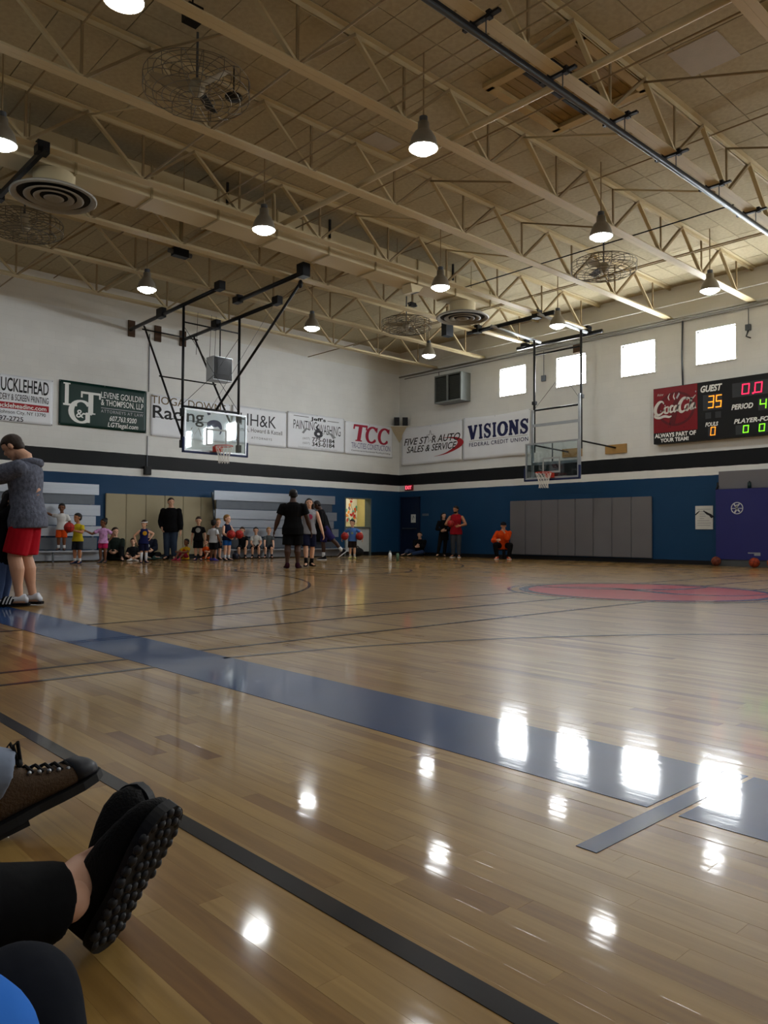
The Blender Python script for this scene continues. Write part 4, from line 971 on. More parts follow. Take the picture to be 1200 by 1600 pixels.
mb = MB(); mb.add([(19.5, 20.77, 4.768), (19.97, 20.3, 4.768), (19.99, 20.79, 4.768), (19.98, 20.78, 4.2)], [(0, 1, 2), (0, 3, 1), (1, 3, 2), (0, 2, 3)]); mb.build('bracket_panel', mat('cream_bracket', '#b9ad92', 0.6), t)
for y, x in ((20.56, 19.63), (20.34, 19.85)):
    s_ = thing('bookshelf_speaker', 'small black box speaker standing on the white corner shelf', 'speaker', (x, y, 4.8), 'speakers on the corner shelf')
    d1 = Vector((-0.7, -0.7, 0)); 
    MB().bar((x, y, 4.801), (x, y, 5.1), 0.2, 0.16, (0.7, -0.7, 0)).build('cabinet', M_DARK, s_)
    c = Vector((x, y, 4.92)) + d1 * 0.085
    MB().ball(c, (0.07, 0.01, 0.07), 14, 6, (Vector((0.7, -0.7, 0)), d1, Vector((0, 0, 1)))).build('cone', mat('speaker_cone', '#232427', 0.7), s_, True)
t = thing('junction_box', 'black box on a wall conduit below the racing banner edge', 'box', (9.93, YA - 0.05, 2.4))
MB().box(9.83, 10.03, YA - 0.1, YA - 0.002, 2.42, 2.66).build('body', mat('dull_black_box', '#1d1d1d', 0.6), t); MB().box(9.86, 10.0, YA - 0.112, YA - 0.1, 2.45, 2.63).build('cover', M_DARK, t)
MB().tube([(9.93, YA - 0.02, 2.66), (9.93, YA - 0.02, 3.54)], 0.013, 6).build('conduit', M_GREYST, t); MB().tube([(9.95, YA - 0.02, 4.82), (9.95, YA - 0.02, 6.5)], 0.013, 6).build('conduit', M_GREYST, t)

# dutch door with the bright room behind it
M_DW = mat('white_door_leaf', '#b9bdbb', 0.5); M_DF = mat('grey_green_door_frame', '#5e6866', 0.5)
d = struct(MB().box(D0 + 0.05, D1 - 0.05, YA + 0.05, YA + 0.10, 0.14, 0.98).build('door_2', M_DW))
for a in ((D0, D0 + 0.05), (D1 - 0.05, D1)): MB().box(a[0], a[1], YA - 0.01, YA + 0.3, 0.0, 2.06).build('door_frame', M_DF, d)
MB().box(D0, D1, YA - 0.01, YA + 0.3, 2.03, 2.06).build('door_frame', M_DF, d); MB().box(D0 + 0.05, D1 - 0.05, YA - 0.02, YA + 0.2, 0.98, 1.03).build('counter_shelf', M_DF, d)
MB().box(D0 + 0.05, D1 - 0.05, YA + 0.06, YA + 0.09, 0.0, 0.14).build('kick_board', M_BASE, d)
M_RW = mat('yellow_cream_room_wall', '#cfc79a', 0.7)
r_ = struct(MB().box(D0 - 0.8, D1 + 1.2, 23.0, 23.1, 0, 2.8).build('wall_room_back', M_RW))
struct(MB().box(D0 - 0.9, D0 - 0.8, YA + 0.3, 23.1, 0, 2.8).build('wall_room_left', M_RW)); struct(MB().box(D1 + 1.2, D1 + 1.3, YA + 0.3, 23.1, 0, 2.8).build('wall_room_right', mat('olive_room_wall', '#a89a63', 0.7)))
struct(MB().box(D0 - 0.9, D1 + 1.3, YA + 0.3, 23.1, 2.8, 2.9).build('ceiling_room', M_FRAMEW)); struct(MB().box(D0 - 0.9, D1 + 1.3, YA + 0.3, 23.1, -0.1, 0.0).build('floor_room', mat('room_lino', '#8a8577', 0.5)))
t = thing('ceiling_lamp', 'flat ceiling lamp in the small room behind the half door', 'lamp', (18.4, 22.0, 2.74))
MB().box(18.0, 18.9, 21.7, 22.3, 2.76, 2.799).build('frame', M_FRAMEW, t); MB().box(18.03, 18.87, 21.73, 22.27, 2.745, 2.759).build('diffuser', emit('lit_room_lamp', (1.0, 0.95, 0.8), ROOM_STRENGTH), t)
t = thing('leaf_mural', 'paper tree with red, orange and green leaves on the room wall', 'wall art', (19.3, 22.97, 1.2))
mb = MB().box(18.62, 19.86, 22.985, 22.999, 1.22, 2.35); mb.build('backing_paper', mat('cream_paper', '#d5d0bb', 0.7), t)
MB().tube([(19.95, 22.975, 1.2), (19.6, 22.975, 1.55), (19.4, 22.975, 2.2)], 0.009, 6).build('branch', mat('brown_paper', '#96683a', 0.7), t)
LC = ['#b02a2a', '#c65a2e', '#d88a3c', '#3f8f78', '#6aa58e', '#b94b3c', '#a7a03a', '#8d6f7a']
for k in range(38):
    u, v = rd.uniform(18.68, 19.82), rd.uniform(1.3, 2.3); a = rd.uniform(0, 3.1); L_ = rd.uniform(0.07, 0.1)
    pts = [(u + L_ * math.cos(a) * c_ - 0.045 * s_ * math.sin(a), v + L_ * math.sin(a) * c_ + 0.045 * s_ * math.cos(a)) for c_, s_ in ((1, 0), (.4, 1), (-.4, 1), (-1, 0), (-.4, -1), (.4, -1))]
    MB().prism(pts, lambda x, z, w_: (x, 22.983 - w_, z), 0.003 + 0.0004 * k).build('paper_leaf', mat('leaf_paper_%d' % (k % 8), LC[k % 8], 0.7), t)
t = tag(MB().box(19.95, 20.02, 22.97, 22.999, 1.35, 1.65).build('wall_phone', M_DARK), 'black wall phone beside the paper tree in the room', 'phone')
t = tag(MB().box(18.15, 18.24, 21.9, 22.0, 0.001, 2.2).build('room_post', M_FRAMEW), 'white post standing in the room behind the half door', 'post')

# ---------------------------------------------------------------- wall padding
M_TAN = mat('tan_vinyl_pad', '#9a8f72', 0.5, var=0.08, scale=2); M_GPAD = mat('grey_vinyl_pad', '#6b6a6d', 0.5, var=0.08, scale=2)
def pads(name, label, m, cells, fn, loc):
    t = thing(name, label, 'wall padding', loc)
    for a, b_ in cells:
        mb = MB(); V = [fn(a + 0.004, 0), fn(b_ - 0.004, 0)]
        me = bpy.data.meshes.new('pad_panel'); bm = bmesh.new(); bmesh.ops.create_cube(bm, size=1.0)
        p0, p1 = fn(a + 0.003, 0), fn(b_ - 0.003, 1)
        for v in bm.verts: v.co = Vector([p0[i] + (v.co[i] + 0.5) * (p1[i] - p0[i]) for i in range(3)])
        bmesh.ops.bevel(bm, geom=list(bm.edges), offset=0.012, segments=2, affect='EDGES'); bmesh.ops.recalc_face_normals(bm, faces=bm.faces)
        bm.to_mesh(me); bm.free(); link('pad_panel', me, m, t)
    return t
pads('wall_padding', 'row of tan vinyl wall pads between the two bleachers', M_TAN, [(8.72 + 0.585 * k, 8.72 + 0.585 * (k + 1)) for k in range(6)], lambda u, q: (u, YA - 0.07 if q == 0 else YA - 0.022, 0.13 if q == 0 else 1.84), (10.4, YA - 0.04, 0.13))
pads('wall_padding', 'row of grey vinyl wall pads on the blue side wall', M_GPAD, [(10.6 + 0.615 * k, 10.6 + 0.615 * (k + 1)) for k in range(8)], lambda u, q: (XB - 0.08 if q == 0 else XB - 0.022, u, 0.14 if q == 0 else 1.86), (XB - 0.05, 13, 0.14))
t = thing('notice_board', 'white notice with torn dark corners on the blue side wall', 'notice', (XB - 0.01, 9.14, 0.94))
MB().box(XB - 0.02, XB - 0.001, 8.91, 9.38, 0.94, 1.56).build('sheet', M_PAPER, t)
sN = lambda u, v, off: Vector((XB - 0.02 - off, 20.8 - u, v))
for P, b_ in (([(0, 0, .25), (.5, .5, .3), (1, 1, .1)], (11.42, 1.32, 11.54, 1.43)), ([(0, 1, .12), (.45, .55, .3), (.7, .4, .3), (1, 0, .4)], (11.64, 1.25, 11.89, 1.43))): lay(ribbon(P), b_, sN, 0.002, 9).build('torn_corner', INK['black'], t)
lay(T('PARK RULES', 0.0), (11.5, 1.46, 11.82, 1.49), sN, 0.002, 9) if False else None
for k, (a, b_) in enumerate(((11.47, 11.84), (11.54, 11.7), (11.54, 11.68), (11.54, 11.7), (11.54, 11.66), (11.47, 11.8), (11.47, 11.84), (11.47, 11.82))):
    lay(RECT, (a, 1.46 - 0.06 * k, b_, 1.472 - 0.06 * k), sN, 0.002, 9).build('print_rule', INK['grey'], t)
t = thing('crash_mat', 'purple crash mat with a white round emblem standing against the wall', 'mat', (XB - 0.25, 7.6, 0.0))
M_PURP = mat('purple_vinyl', '#272a66', 0.45, var=0.1, scale=2); 
MB().box(XB - 0.32, XB - 0.1, 6.2, 8.70, 0.17, 1.96).build('cover', M_PURP, t); MB().box(XB - 0.30, XB - 0.12, 6.22, 8.68, 0.001, 0.169).build('base', mat('grey_base_pad', '#4b4e50', 0.6), t)
sM = lambda u, v, off: Vector((XB - 0.32 - off, 20.8 - u, v))
yc = 20.8 - 8.16; zc = 1.47
lay(stroke(*ell(.5, .5, .46, .46, 0, 360, .07, .07, 36)), (yc - 0.155, zc - 0.155, yc + 0.155, zc + 0.155), sM, 0.003, 9).build('emblem_print', INK['lgrey'], t)
for P in ([(.25, .85, .1), (.45, .62, .14), (.7, .85, .1)], [(.45, .65, .2), (.5, .45, .16), (.72, .2, .12)], [(.5, .45, .14), (.3, .12, .12)], [(.05, .48, .06), (.95, .48, .06)], [(.44, .74, .12), (.56, .74, .12)]):
    lay(ribbon(spline(P, 4)), (yc - 0.155, zc - 0.155, yc + 0.155, zc + 0.155), sM, 0.004, 9).build('emblem_print', INK['lgrey'], t)
lay(RECT, (12.9, 0.33, 13.2, 0.36), sM, 0.003, 9).build('small_print', INK['grey'], t); lay(RECT, (13.05, 0.28, 13.2, 0.33), sM, 0.003, 9).build('small_print', INK['grey'], t)
t = tag(MB().box(XB - 0.09, XB - 0.002, 5.9, 8.72, 1.98, 2.44).build('pad_header', M_GPAD), 'long grey pad on the wall above the purple crash mat', 'wall pad')
t = thing('mat_strap', 'dark strap hook at the top of the purple mat edge', 'strap', (XB - 0.2, 8.72, 1.8)); MB().tube([(XB - 0.05, 8.76, 2.15), (XB - 0.1, 8.74, 2.05), (XB - 0.2, 8.73, 1.965)], 0.03, 6).build('webbing', M_DARK, t)
t = tag(MB().tube([(XB - 0.2, 7.9, 1.962), (XB - 0.2, 7.9, 2.12)], 0.045, 10).build('spray_bottle', mat('dark_teal_plastic', '#10282a', 0.4), None, True), 'small dark bottle standing on top of the purple mat', 'bottle')
MB().tube([(XB - 0.2, 7.9, 2.12), (XB - 0.2, 7.9, 2.15)], 0.02, 8).build('cap', M_DARK, t)

# ---------------------------------------------------------------- tipped-up aluminium bleachers
M_ALP = mat('bleacher_aluminium', '#a3a9b2', 0.32, 0.75, var=0.1, scale=2, stretch=(1, 1, 12)); M_ALD = mat('shaded_riser_aluminium', '#5b6067', 0.4, 0.6, var=0.1)  # riser aluminium darkened to stand in for shade in the gaps between planks
def bleacher(label, x0, x1):
    t = thing('folding_bleacher', label, 'bleacher', ((x0 + x1) / 2, 20.3, 0), 'tipped-up bleachers on the end wall')
    for k, (z0, z1) in enumerate(((0.03, 0.29), (0.66, 0.92), (1.2, 1.48), (1.76, 2.04))):
        y = 20.0 + 0.1 * k
        MB().box(x0, x1, y, y + 0.05, z0, z1).build('seat_plank', M_ALP, t)
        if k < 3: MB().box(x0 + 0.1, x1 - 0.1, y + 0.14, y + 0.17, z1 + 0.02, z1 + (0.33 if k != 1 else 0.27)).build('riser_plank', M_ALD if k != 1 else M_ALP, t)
    MB().box(x0, x1, 19.72, 19.995, 0.25, 0.29).build('foot_plank', M_ALP, t)
    n = max(3, int((x1 - x0) / 1.3))
    for k in range(n + 1):
        x = x0 + 0.12 + (x1 - x0 - 0.24) * k / n
        MB().bar((x, 20.3, 0.0), (x, 20.62, 2.0), 0.05, 0.05).build('frame_post', M_GREYST, t)
        MB().bar((x, 19.78, 0.0), (x, 19.78, 0.25), 0.04, 0.04).build('foot_post', M_GREYST, t)
    return t
bleacher('tipped-up aluminium bleacher behind the man in red shorts', 4.4, 8.35)
bleacher('tipped-up aluminium bleacher with three boys sitting on its lowest plank', 11.85, 16.5)

# ---------------------------------------------------------------- basketballs and small floor things
M_BALL = mat('orange_brown_ball', '#9c3a1c', 0.55, var=0.1, bump=0.3, bscale=300); M_RBALL = mat('red_ball', '#a3221c', 0.5, var=0.1, bump=0.3, bscale=300); M_SEAMB = mat('ball_seam', '#1a1210', 0.6)
ball_me = {}
def ball(c, label, m=M_BALL, r_=0.12, group='basketballs'):
    if (m.name, r_) not in ball_me:
        a = MB().ball((0, 0, 0), r_, 24, 16).mesh('ball', True); a.materials.append(m)
        s_ = MB()
        for ax in 'xyz': s_.torus((0, 0, 0), r_ * 1.0, r_ * 0.035, 32, 4, ax)
        for sg in (-1, 1):
            P = [(r_ * 1.0 * math.cos(q) * 0.8, sg * r_ * (0.45 + 0.3 * abs(math.sin(q))), r_ * math.sin(q) * 0.8) for q in [2 * math.pi * k / 24 for k in range(25)]]
            P = [Vector(p).normalized() * r_ for p in P]; s_.tube(P, r_ * 0.03, 4)
        s_ = s_.mesh('ball_seams'); s_.materials.append(M_SEAMB); ball_me[(m.name, r_)] = (a, s_)
    a, s_ = ball_me[(m.name, r_)]
    o = bpy.data.objects.new('basketball', a); COL.objects.link(o); o.location = c; o.rotation_euler = (random.random() * 3, random.random() * 3, random.random() * 3)
    q = bpy.data.objects.new('seams', s_); COL.objects.link(q); q.parent = o
    return tag(o, label, 'basketball', group)
ball((19.5, 8.62, 0.121), 'brown basketball on the floor at the purple mat edge', mat('dark_ball', '#6d3320', 0.6))
ball((19.35, 7.62, 0.121), 'orange basketball on the floor before the purple mat, farther from its edge'); ball((19.35, 7.2, 0.121), 'orange basketball on the floor before the purple mat, farther from its edge')
t = thing('water_bottle', 'tall white water bottle on the floor near the corner', 'bottle', (14.9, 15.85, 0)); 
MB().lathe([(0.0, 0.002), (0.045, 0.004), (0.045, 0.2), (0.03, 0.24), (0.0, 0.24)], (14.9, 15.85, 0), 14).build('body', mat('white_bottle', '#d5dadb', 0.4), t, True); MB().lathe([(0.028, 0.24), (0.028, 0.29), (0.0, 0.29)], (14.9, 15.85, 0), 12).build('cap', M_ALU, t)
t = thing('water_bottle', 'green drinks can beside the tall white bottle', 'bottle', (15.1, 15.75, 0)); MB().lathe([(0.0, 0.002), (0.04, 0.004), (0.04, 0.2), (0.03, 0.22), (0.0, 0.22)], (15.1, 15.75, 0), 14).build('body', mat('green_can', '#54705a', 0.4), t, True); MB().lathe([(0.03, 0.22), (0.03, 0.235), (0, 0.235)], (15.1, 15.75, 0), 12).build('cap', M_DARK, t)
t = thing('black_bag', 'slumped black bag on the floor beside the half door', 'bag', (16.98, 19.7, 0))
mb = MB(); mb.ball((16.98, 19.72, 0.16), (0.28, 0.2, 0.16), 14, 8); mb.build('body', mat('black_fabric', '#0c0c0e', 0.8), t, True); MB().tube([(16.83, 19.65, 0.25), (16.93, 19.6, 0.36), (17.08, 19.65, 0.27)], 0.015, 6).build('handle', MATS['black_fabric'], t)
t = thing('dark_bottle', 'dark squat bottle on the floor before the bleacher', 'bottle', (12.05, 19.4, 0)); MB().lathe([(0, 0.002), (0.09, 0.004), (0.1, 0.14), (0.05, 0.2), (0, 0.2)], (12.05, 19.4, 0), 14).build('body', mat('navy_plastic', '#141a2c', 0.4), t, True); MB().lathe([(0.045, 0.2), (0.045, 0.24), (0, 0.24)], (12.05, 19.4, 0), 12).build('cap', M_DARK, t)
# ---------------------------------------------------------------- people
TMP = bpy.data.scenes.new('remesh_tmp')
PENDING = []
def fuse(mb, voxel, name, m, parent, smooth_it=2, label=None):
    """join overlapping volumes into ONE continuous skin (done for all figures at once in flush)"""
    me = mb.mesh(name + '_raw'); ob = bpy.data.objects.new(name + '_raw', me); TMP.collection.objects.link(ob)
    md = ob.modifiers.new('r', 'REMESH'); md.mode = 'VOXEL'; md.voxel_size = voxel
    if smooth_it:
        sm = ob.modifiers.new('s', 'SMOOTH'); sm.factor = 0.5; sm.iterations = smooth_it
    o = bpy.data.objects.new(name, None)          # replaced in flush
    PENDING.append((ob, name, m, parent, label))
def flush():
    with bpy.context.temp_override(scene=TMP, view_layer=TMP.view_layers[0]):
        dg = bpy.context.evaluated_depsgraph_get(); dg.update()
        for ob, name, m, parent, label in PENDING:
            me = bpy.data.meshes.new_from_object(ob.evaluated_get(dg), depsgraph=dg); me.name = name
            me.polygons.foreach_set('use_smooth', [True] * len(me.polygons)); me.materials.clear()
            o = link(name, me, m, parent)
            if label: o['label'] = label
    for ob, *_ in PENDING:
        me = ob.data; bpy.data.objects.remove(ob); bpy.data.meshes.remove(me)
    PENDING.clear(); bpy.data.scenes.remove(TMP)

SKIN = {k: mat('skin_' + k, c, 0.5, var=0.06) for k, c in dict(light='#c99a7e', fair='#d3a58b', tan='#a87353', brown='#6d452f', dark='#3d261b').items()}
HAIR = {k: mat('hair_' + k, c, 0.55, var=0.25, scale=30, stretch=(1, 1, 0.3)) for k, c in dict(black='#0f0c0b', brown='#2b1c13', blond='#8f6a3c', grey='#6b6660', red='#5a2a1a').items()}
def cloth(c):
    m = mat('cloth_' + c.strip('#'), c, 0.9, var=0.15, scale=9, bump=0.25, bscale=25)
    m.node_tree.nodes['Principled BSDF'].inputs['Specular IOR Level'].default_value = 0.12
    return m
EYE_M = mat('eye_dark', '#120d0b', 0.3)

def ik(a, b, l1, l2, pole):
    a = Vector(a); b = Vector(b); d = b - a; L = d.length
    if L > (l1 + l2) * 0.999: b = a + d * ((l1 + l2) * 0.999 / L); d = b - a; L = d.length
    if L < abs(l1 - l2) + 1e-3: L = abs(l1 - l2) + 1e-3
    x = (l1 * l1 - l2 * l2 + L * L) / (2 * L); h = math.sqrt(max(l1 * l1 - x * x, 0)); dn = d.normalized()
    p = Vector(pole); p = p - dn * p.dot(dn); p = p.normalized() if p.length > 1e-4 else Vector((0, 1, 0))
    return a + dn * x + p * h, b

def person(label, loc, face, H, kid=False, pelvis=None, lean=(0, 0, 1), look=(0, 0), hands=None, elbows=None, feet=None, knees=None, toes=None,
           top='#222222', sleeve='short', top_len=0.0, bulk=1.0, bottom='#222233', leg='shorts', shoe='#222222', sole=None, sock=None, hair='brown', hstyle='short', skin='light',
           group=None, extras=None, shoe_style='sneaker', voxel=None, belly=1.0, top_mat=None, cat='person', no_shoes=False, headfwd=0.0):
    loc = Vector(loc)
    t = thing('person', label, cat, loc, group)
    fd = Vector((math.cos(R(face)), math.sin(R(face)), 0)); rd_ = Vector((fd.y, -fd.x, 0))
    def W(p): p = Vector(p) * H; return loc + rd_ * p.x + fd * p.y + Vector((0, 0, p.z))
    def D(p): p = Vector(p); return rd_ * p.x + fd * p.y + Vector((0, 0, p.z))
    hipz = 0.475 if kid else 0.51
    P = Vector(pelvis) if pelvis else Vector((0, 0, hipz))
    ln = Vector(lean).normalized()
    tl = 0.30 if kid else 0.31                       # pelvis joint to neck base
    HH = 0.185 if kid else 0.142                      # head height
    X = Vector((1, 0, 0)); fwd = ln.cross(X) * -1; fwd = X.cross(ln) * -1
    fwd = (Vector((0, 1, 0)) - ln * ln.y).normalized() if abs(ln.y) < 0.95 else Vector((0, 0, 1))
    X = fwd.cross(ln)
    N = P + ln * tl
    sw_ = (0.098 if kid else 0.112) * (0.5 + 0.5 * bulk); hw = 0.05
    sho = [N + X * (s_ * sw_) - ln * 0.052 for s_ in (1, -1)]
    hip = [P + X * (s_ * hw) for s_ in (1, -1)]
    la, lf = 0.168, 0.145
    lt, lc = (0.218, 0.213) if kid else (0.236, 0.231)
    hands = hands or ((0.17, 0.05, 0.44), (-0.17, 0.05, 0.44))
    elbows = elbows or ((0.6, -1, -0.2), (-0.6, -1, -0.2))
    feet = feet or ((0.055, 0, 0.045), (-0.055, 0, 0.045))
    knees = knees or ((0.1, 1, 0), (-0.1, 1, 0))
    toes = toes or ((0.25, 1, 0), (-0.25, 1, 0))
    arms = [ik(sho[i], hands[i], la, lf, elbows[i]) for i in (0, 1)]
    legs = [ik(hip[i], feet[i], lt, lc, knees[i]) for i in (0, 1)]
    vx = voxel or (0.0085 if H > 1.4 else 0.0075)
    g = bulk
    # torso rings: (distance up the spine, half width, half depth, forward shift)
    TR = [(-0.05, 0.055, 0.05, 0), (-0.01, 0.088, 0.066, 0), (0.05, 0.085, 0.062, 0.002), (0.12, 0.076, 0.056, 0.004), (0.19, 0.088, 0.062, 0.004), (0.24, 0.098, 0.06, 0), (0.268, 0.08, 0.052, -0.004), (0.292, 0.054, 0.042, -0.004), (0.315, 0.036, 0.034, -0.004)]
    def torso(mb, grow=0.0, rows=None, n=18, gb=1.0):
        rs = []
        for (u, w_, d_, f_) in (rows or TR):
            q = (1 + (g - 1)) ; bel = belly if u < 0.2 else 1
            c = P + ln * (u * tl / 0.31) + fwd * (f_ + (bel - 1) * 0.03)
            rs.append([W(c + X * ((w_ * q + grow) * gb * math.cos(2 * math.pi * k / n)) + fwd * ((d_ * q * bel + grow) * gb * math.sin(2 * math.pi * k / n))) for k in range(n)])
        mb.rings(rs)
    # ---- head
    yaw, pit = R(look[0]), R(look[1])
    hu = (ln * 0.5 + Vector((0, 0, 0.5))).normalized() if ln.z > -0.2 else ln
    hf = (Vector((0, 1, 0)) - hu * hu.y).normalized(); hx = hf.cross(hu)
    hf = (hf * math.cos(yaw) + hx * math.sin(yaw)).normalized(); hx = hf.cross(hu).normalized()
    hu, hf = (hu * math.cos(pit) + hf * math.sin(pit)).normalized(), (hf * math.cos(pit) - hu * math.sin(pit)).normalized()
    hb = N + ln * (0.022 if kid else 0.016) + fwd * (0.012 + headfwd)                # bottom of the chin region
    hc = lambda x, y, z: hb + hx * (x * HH) + hf * (y * HH) + hu * (z * HH)
    ax = (D(hx), D(hf), D(hu))
    bd = MB()
    torso(bd)
    bd.tube([W(N - ln * 0.03), W(N + ln * 0.02), W(hc(0, -0.03, 0.35))], [0.04 * H * g, 0.034 * H * g, 0.032 * H], 12)
    bd.ball(W(hc(0, -0.02, 0.62)), (0.335 * HH * H, 0.40 * HH * H, 0.385 * HH * H), 18, 12, ax)      # cranium
    bd.ball(W(hc(0, 0.09, 0.36)), (0.25 * HH * H, 0.28 * HH * H, 0.31 * HH * H), 16, 10, ax)         # face and jaw
    bd.ball(W(hc(0, 0.22, 0.12)), (0.12 * HH * H, 0.12 * HH * H, 0.09 * HH * H), 10, 8, ax)          # chin
    bd.tube([W(hc(0, 0.33, 0.56)), W(hc(0, 0.40, 0.42)), W(hc(0, 0.36, 0.36))], [0.035 * HH * H, 0.06 * HH * H, 0.05 * HH * H], 8, cap=True)   # nose
    bd.tube([W(hc(-0.1, 0.33, 0.24)), W(hc(0, 0.365, 0.245)), W(hc(0.1, 0.33, 0.24))], 0.032 * HH * H, 6, cap=True)     # lips
    bd.tube([W(hc(-0.2, 0.29, 0.615)), W(hc(0, 0.345, 0.61)), W(hc(0.2, 0.29, 0.615))], 0.045 * HH * H, 6, cap=True)    # brow
    for s_ in (1, -1): bd.ball(W(hc(0.345 * s_, -0.02, 0.5)), (0.045 * HH * H, 0.09 * HH * H, 0.14 * HH * H), 8, 8, ax)  # ears
    for i, s_ in ((0, 1), (1, -1)):
        E_, Hd = arms[i]
        bd.tube([W(sho[i]), W(sho[i] * 0.5 + E_ * 0.5), W(E_)], [0.029 * H * g, 0.03 * H * g, 0.025 * H * g], 12, cap=True)
        bd.tube([W(E_), W(E_ * 0.65 + Hd * 0.35), W(Hd)], [0.025 * H * g, 0.0265 * H * g, 0.0165 * H], 12, cap=True)
        # hand: palm, four fingers of different lengths bent at the knuckles, thumb from the side of the palm
        fa = (Hd - E_).normalized(); pn = X * (-s_); pn = (pn - fa * pn.dot(fa)); pn = pn.normalized() if pn.length > 0.1 else fwd
        tw = fa.cross(pn).normalized()              # across the palm
        if tw.dot(fwd + Vector((0, 0, 0.3))) < 0: tw = -tw
        k_ = H * (1.06 if kid else 1.0)
        pc = Hd + fa * 0.03
        bd.ball(W(pc), (0.024 * k_, 0.011 * k_, 0.031 * k_), 12, 8, (D(tw), D(pn), D(fa)))
        for q, (off, lg) in enumerate(((0.017, 0.040), (0.006, 0.045), (-0.006, 0.042), (-0.017, 0.033))):
            b0 = Hd + fa * 0.052 + tw * off
            b1 = b0 + fa * (lg * 0.55) + pn * (lg * 0.18); b2 = b1 + fa * (lg * 0.4) + pn * (lg * 0.42)
            bd.tube([W(b0), W(b1), W(b2)], [0.0062 * k_, 0.0058 * k_, 0.0048 * k_], 8, cap=True)
        b0 = Hd + fa * 0.02 + tw * 0.02; b1 = b0 + fa * 0.018 + tw * 0.018 + pn * 0.006; b2 = b1 + fa * 0.022 + tw * 0.004 + pn * 0.006
        bd.tube([W(b0), W(b1), W(b2)], [0.0075 * k_, 0.0065 * k_, 0.0052 * k_], 8, cap=True)
        Kn, An = legs[i]
        bd.tube([W(hip[i]), W(hip[i] * 0.6 + Kn * 0.4), W(Kn)], [0.056 * H * g, 0.05 * H * g, 0.034 * H * g], 14, cap=True)
        back = (Kn - hip[i]).cross(An - Kn).cross(An - Kn); back = back.normalized() if back.length > 1e-5 else -fwd
        mid = Kn * 0.68 + An * 0.32 + back * 0.006
        bd.tube([W(Kn), W(mid), W(Kn * 0.3 + An * 0.7), W(An)], [0.034 * H * g, 0.036 * H * g, 0.025 * H, 0.021 * H], 14, cap=True)
        td = Vector(toes[i]).normalized()
        bd.tube([W(An + td * -0.022 + Vector((0, 0, -0.02))), W(An + td * 0.03 + Vector((0, 0, -0.018))), W(An + td * 0.085 + Vector((0, 0, -0.028)))], [0.021 * H, 0.024 * H, 0.018 * H], 10, cap=True)
    fuse(bd, vx, 'body', SKIN[skin], t, 2)
    # eyes
    for s_ in (1, -1): MB().ball(W(hc(0.13 * s_, 0.325, 0.52)), (0.055 * HH * H, 0.03 * HH * H, 0.03 * HH * H), 8, 6, ax).build('eye', EYE_M, t, True)
    # ---- top
    tm = top_mat or (cloth(top) if isinstance(top, str) else top)
    gp = 0.012 if sleeve != 'jacket' else 0.02
    tp = MB(); low = -0.045 - top_len
    rows = [(low, 0.104 if sleeve != 'jacket' else 0.094, 0.08 if sleeve != 'jacket' else 0.072, 0), (-0.01, 0.104 if sleeve != 'jacket' else 0.096, 0.074, 0)] + [r_ for r_ in TR if 0.01 < r_[0] < 0.3] + [(0.308, 0.036, 0.034, -0.004)]
    torso(tp, gp, rows)
    for i, s_ in ((0, 1), (1, -1)):
        E_, Hd = arms[i]
        if sleeve == 'tank':
            tp.tube([W(N + X * (s_ * 0.045) - ln * 0.02), W(sho[i] - X * (s_ * 0.025) - ln * 0.005)], 0.03 * H, 10, cap=True); continue
        if sleeve == 'short':
            tp.tube([W(sho[i] - X * (s_ * 0.03)), W(sho[i]), W(sho[i] * 0.35 + E_ * 0.65)], [0.036 * H * g, 0.041 * H * g, 0.044 * H * g], 12)
        else:
            e2 = 0.013 if sleeve == 'jacket' else 0.008
            tp.ball(W(sho[i]), (0.034 + e2 * 0.6) * H * g, 14, 10)
            tp.tube([W(sho[i] - X * (s_ * 0.045)), W(sho[i] - ln * 0.002), W(sho[i] * 0.5 + E_ * 0.5), W(E_)], [0.033 * H * g, (0.034 + e2 * 0.6) * H * g, (0.033 + e2) * H * g, (0.029 + e2) * H * g], 12, cap=True)
            tp.tube([W(E_), W(E_ * 0.6 + Hd * 0.4), W(Hd - (Hd - E_) * 0.06)], [(0.031 + e2) * H * g, (0.03 + e2) * H * g, (0.022 + e2) * H], 12)
    fuse(tp, 0.011 if H > 1.4 else 0.009, 'top_garment', tm, t, 2)
    # ---- bottom
    bm_ = cloth(bottom) if isinstance(bottom, str) else bottom
    bt = MB(); torso(bt, 0.009, [(-0.055, 0.075, 0.06, 0), (-0.02, 0.09, 0.068, 0), (0.04, 0.086, 0.064, 0), (0.07, 0.08, 0.06, 0.003)])
    for i in (0, 1):
        Kn, An = legs[i]
        if leg == 'shorts':
            e_ = Kn * 1.0 + (Kn - hip[i]) * 0.0
            bt.tube([W(hip[i] + Vector((0, 0, 0.02))), W(hip[i] * 0.5 + Kn * 0.5), W(hip[i] * 0.06 + e_ * 0.94)], [0.056 * H * g, 0.06 * H * g, 0.061 * H * g], 14)
        elif leg == 'short shorts':
            bt.tube([W(hip[i] + Vector((0, 0, 0.02))), W(hip[i] * 0.3 + Kn * 0.7)], [0.057 * H * g, 0.056 * H * g], 14)
        else:
            lo = An + (Kn - An).normalized() * 0.01
            bt.tube([W(hip[i]), W(hip[i] * 0.5 + Kn * 0.5), W(Kn)], [0.058 * H * g, 0.056 * H * g, 0.045 * H * g], 14, cap=True)
            bt.tube([W(Kn), W(Kn * 0.6 + An * 0.4), W(lo)], [0.045 * H * g, 0.043 * H * g, (0.034 if leg == 'pants' else 0.028) * H * g], 14)
    fuse(bt, 0.011 if H > 1.4 else 0.009, 'lower_garment', bm_, t, 2)
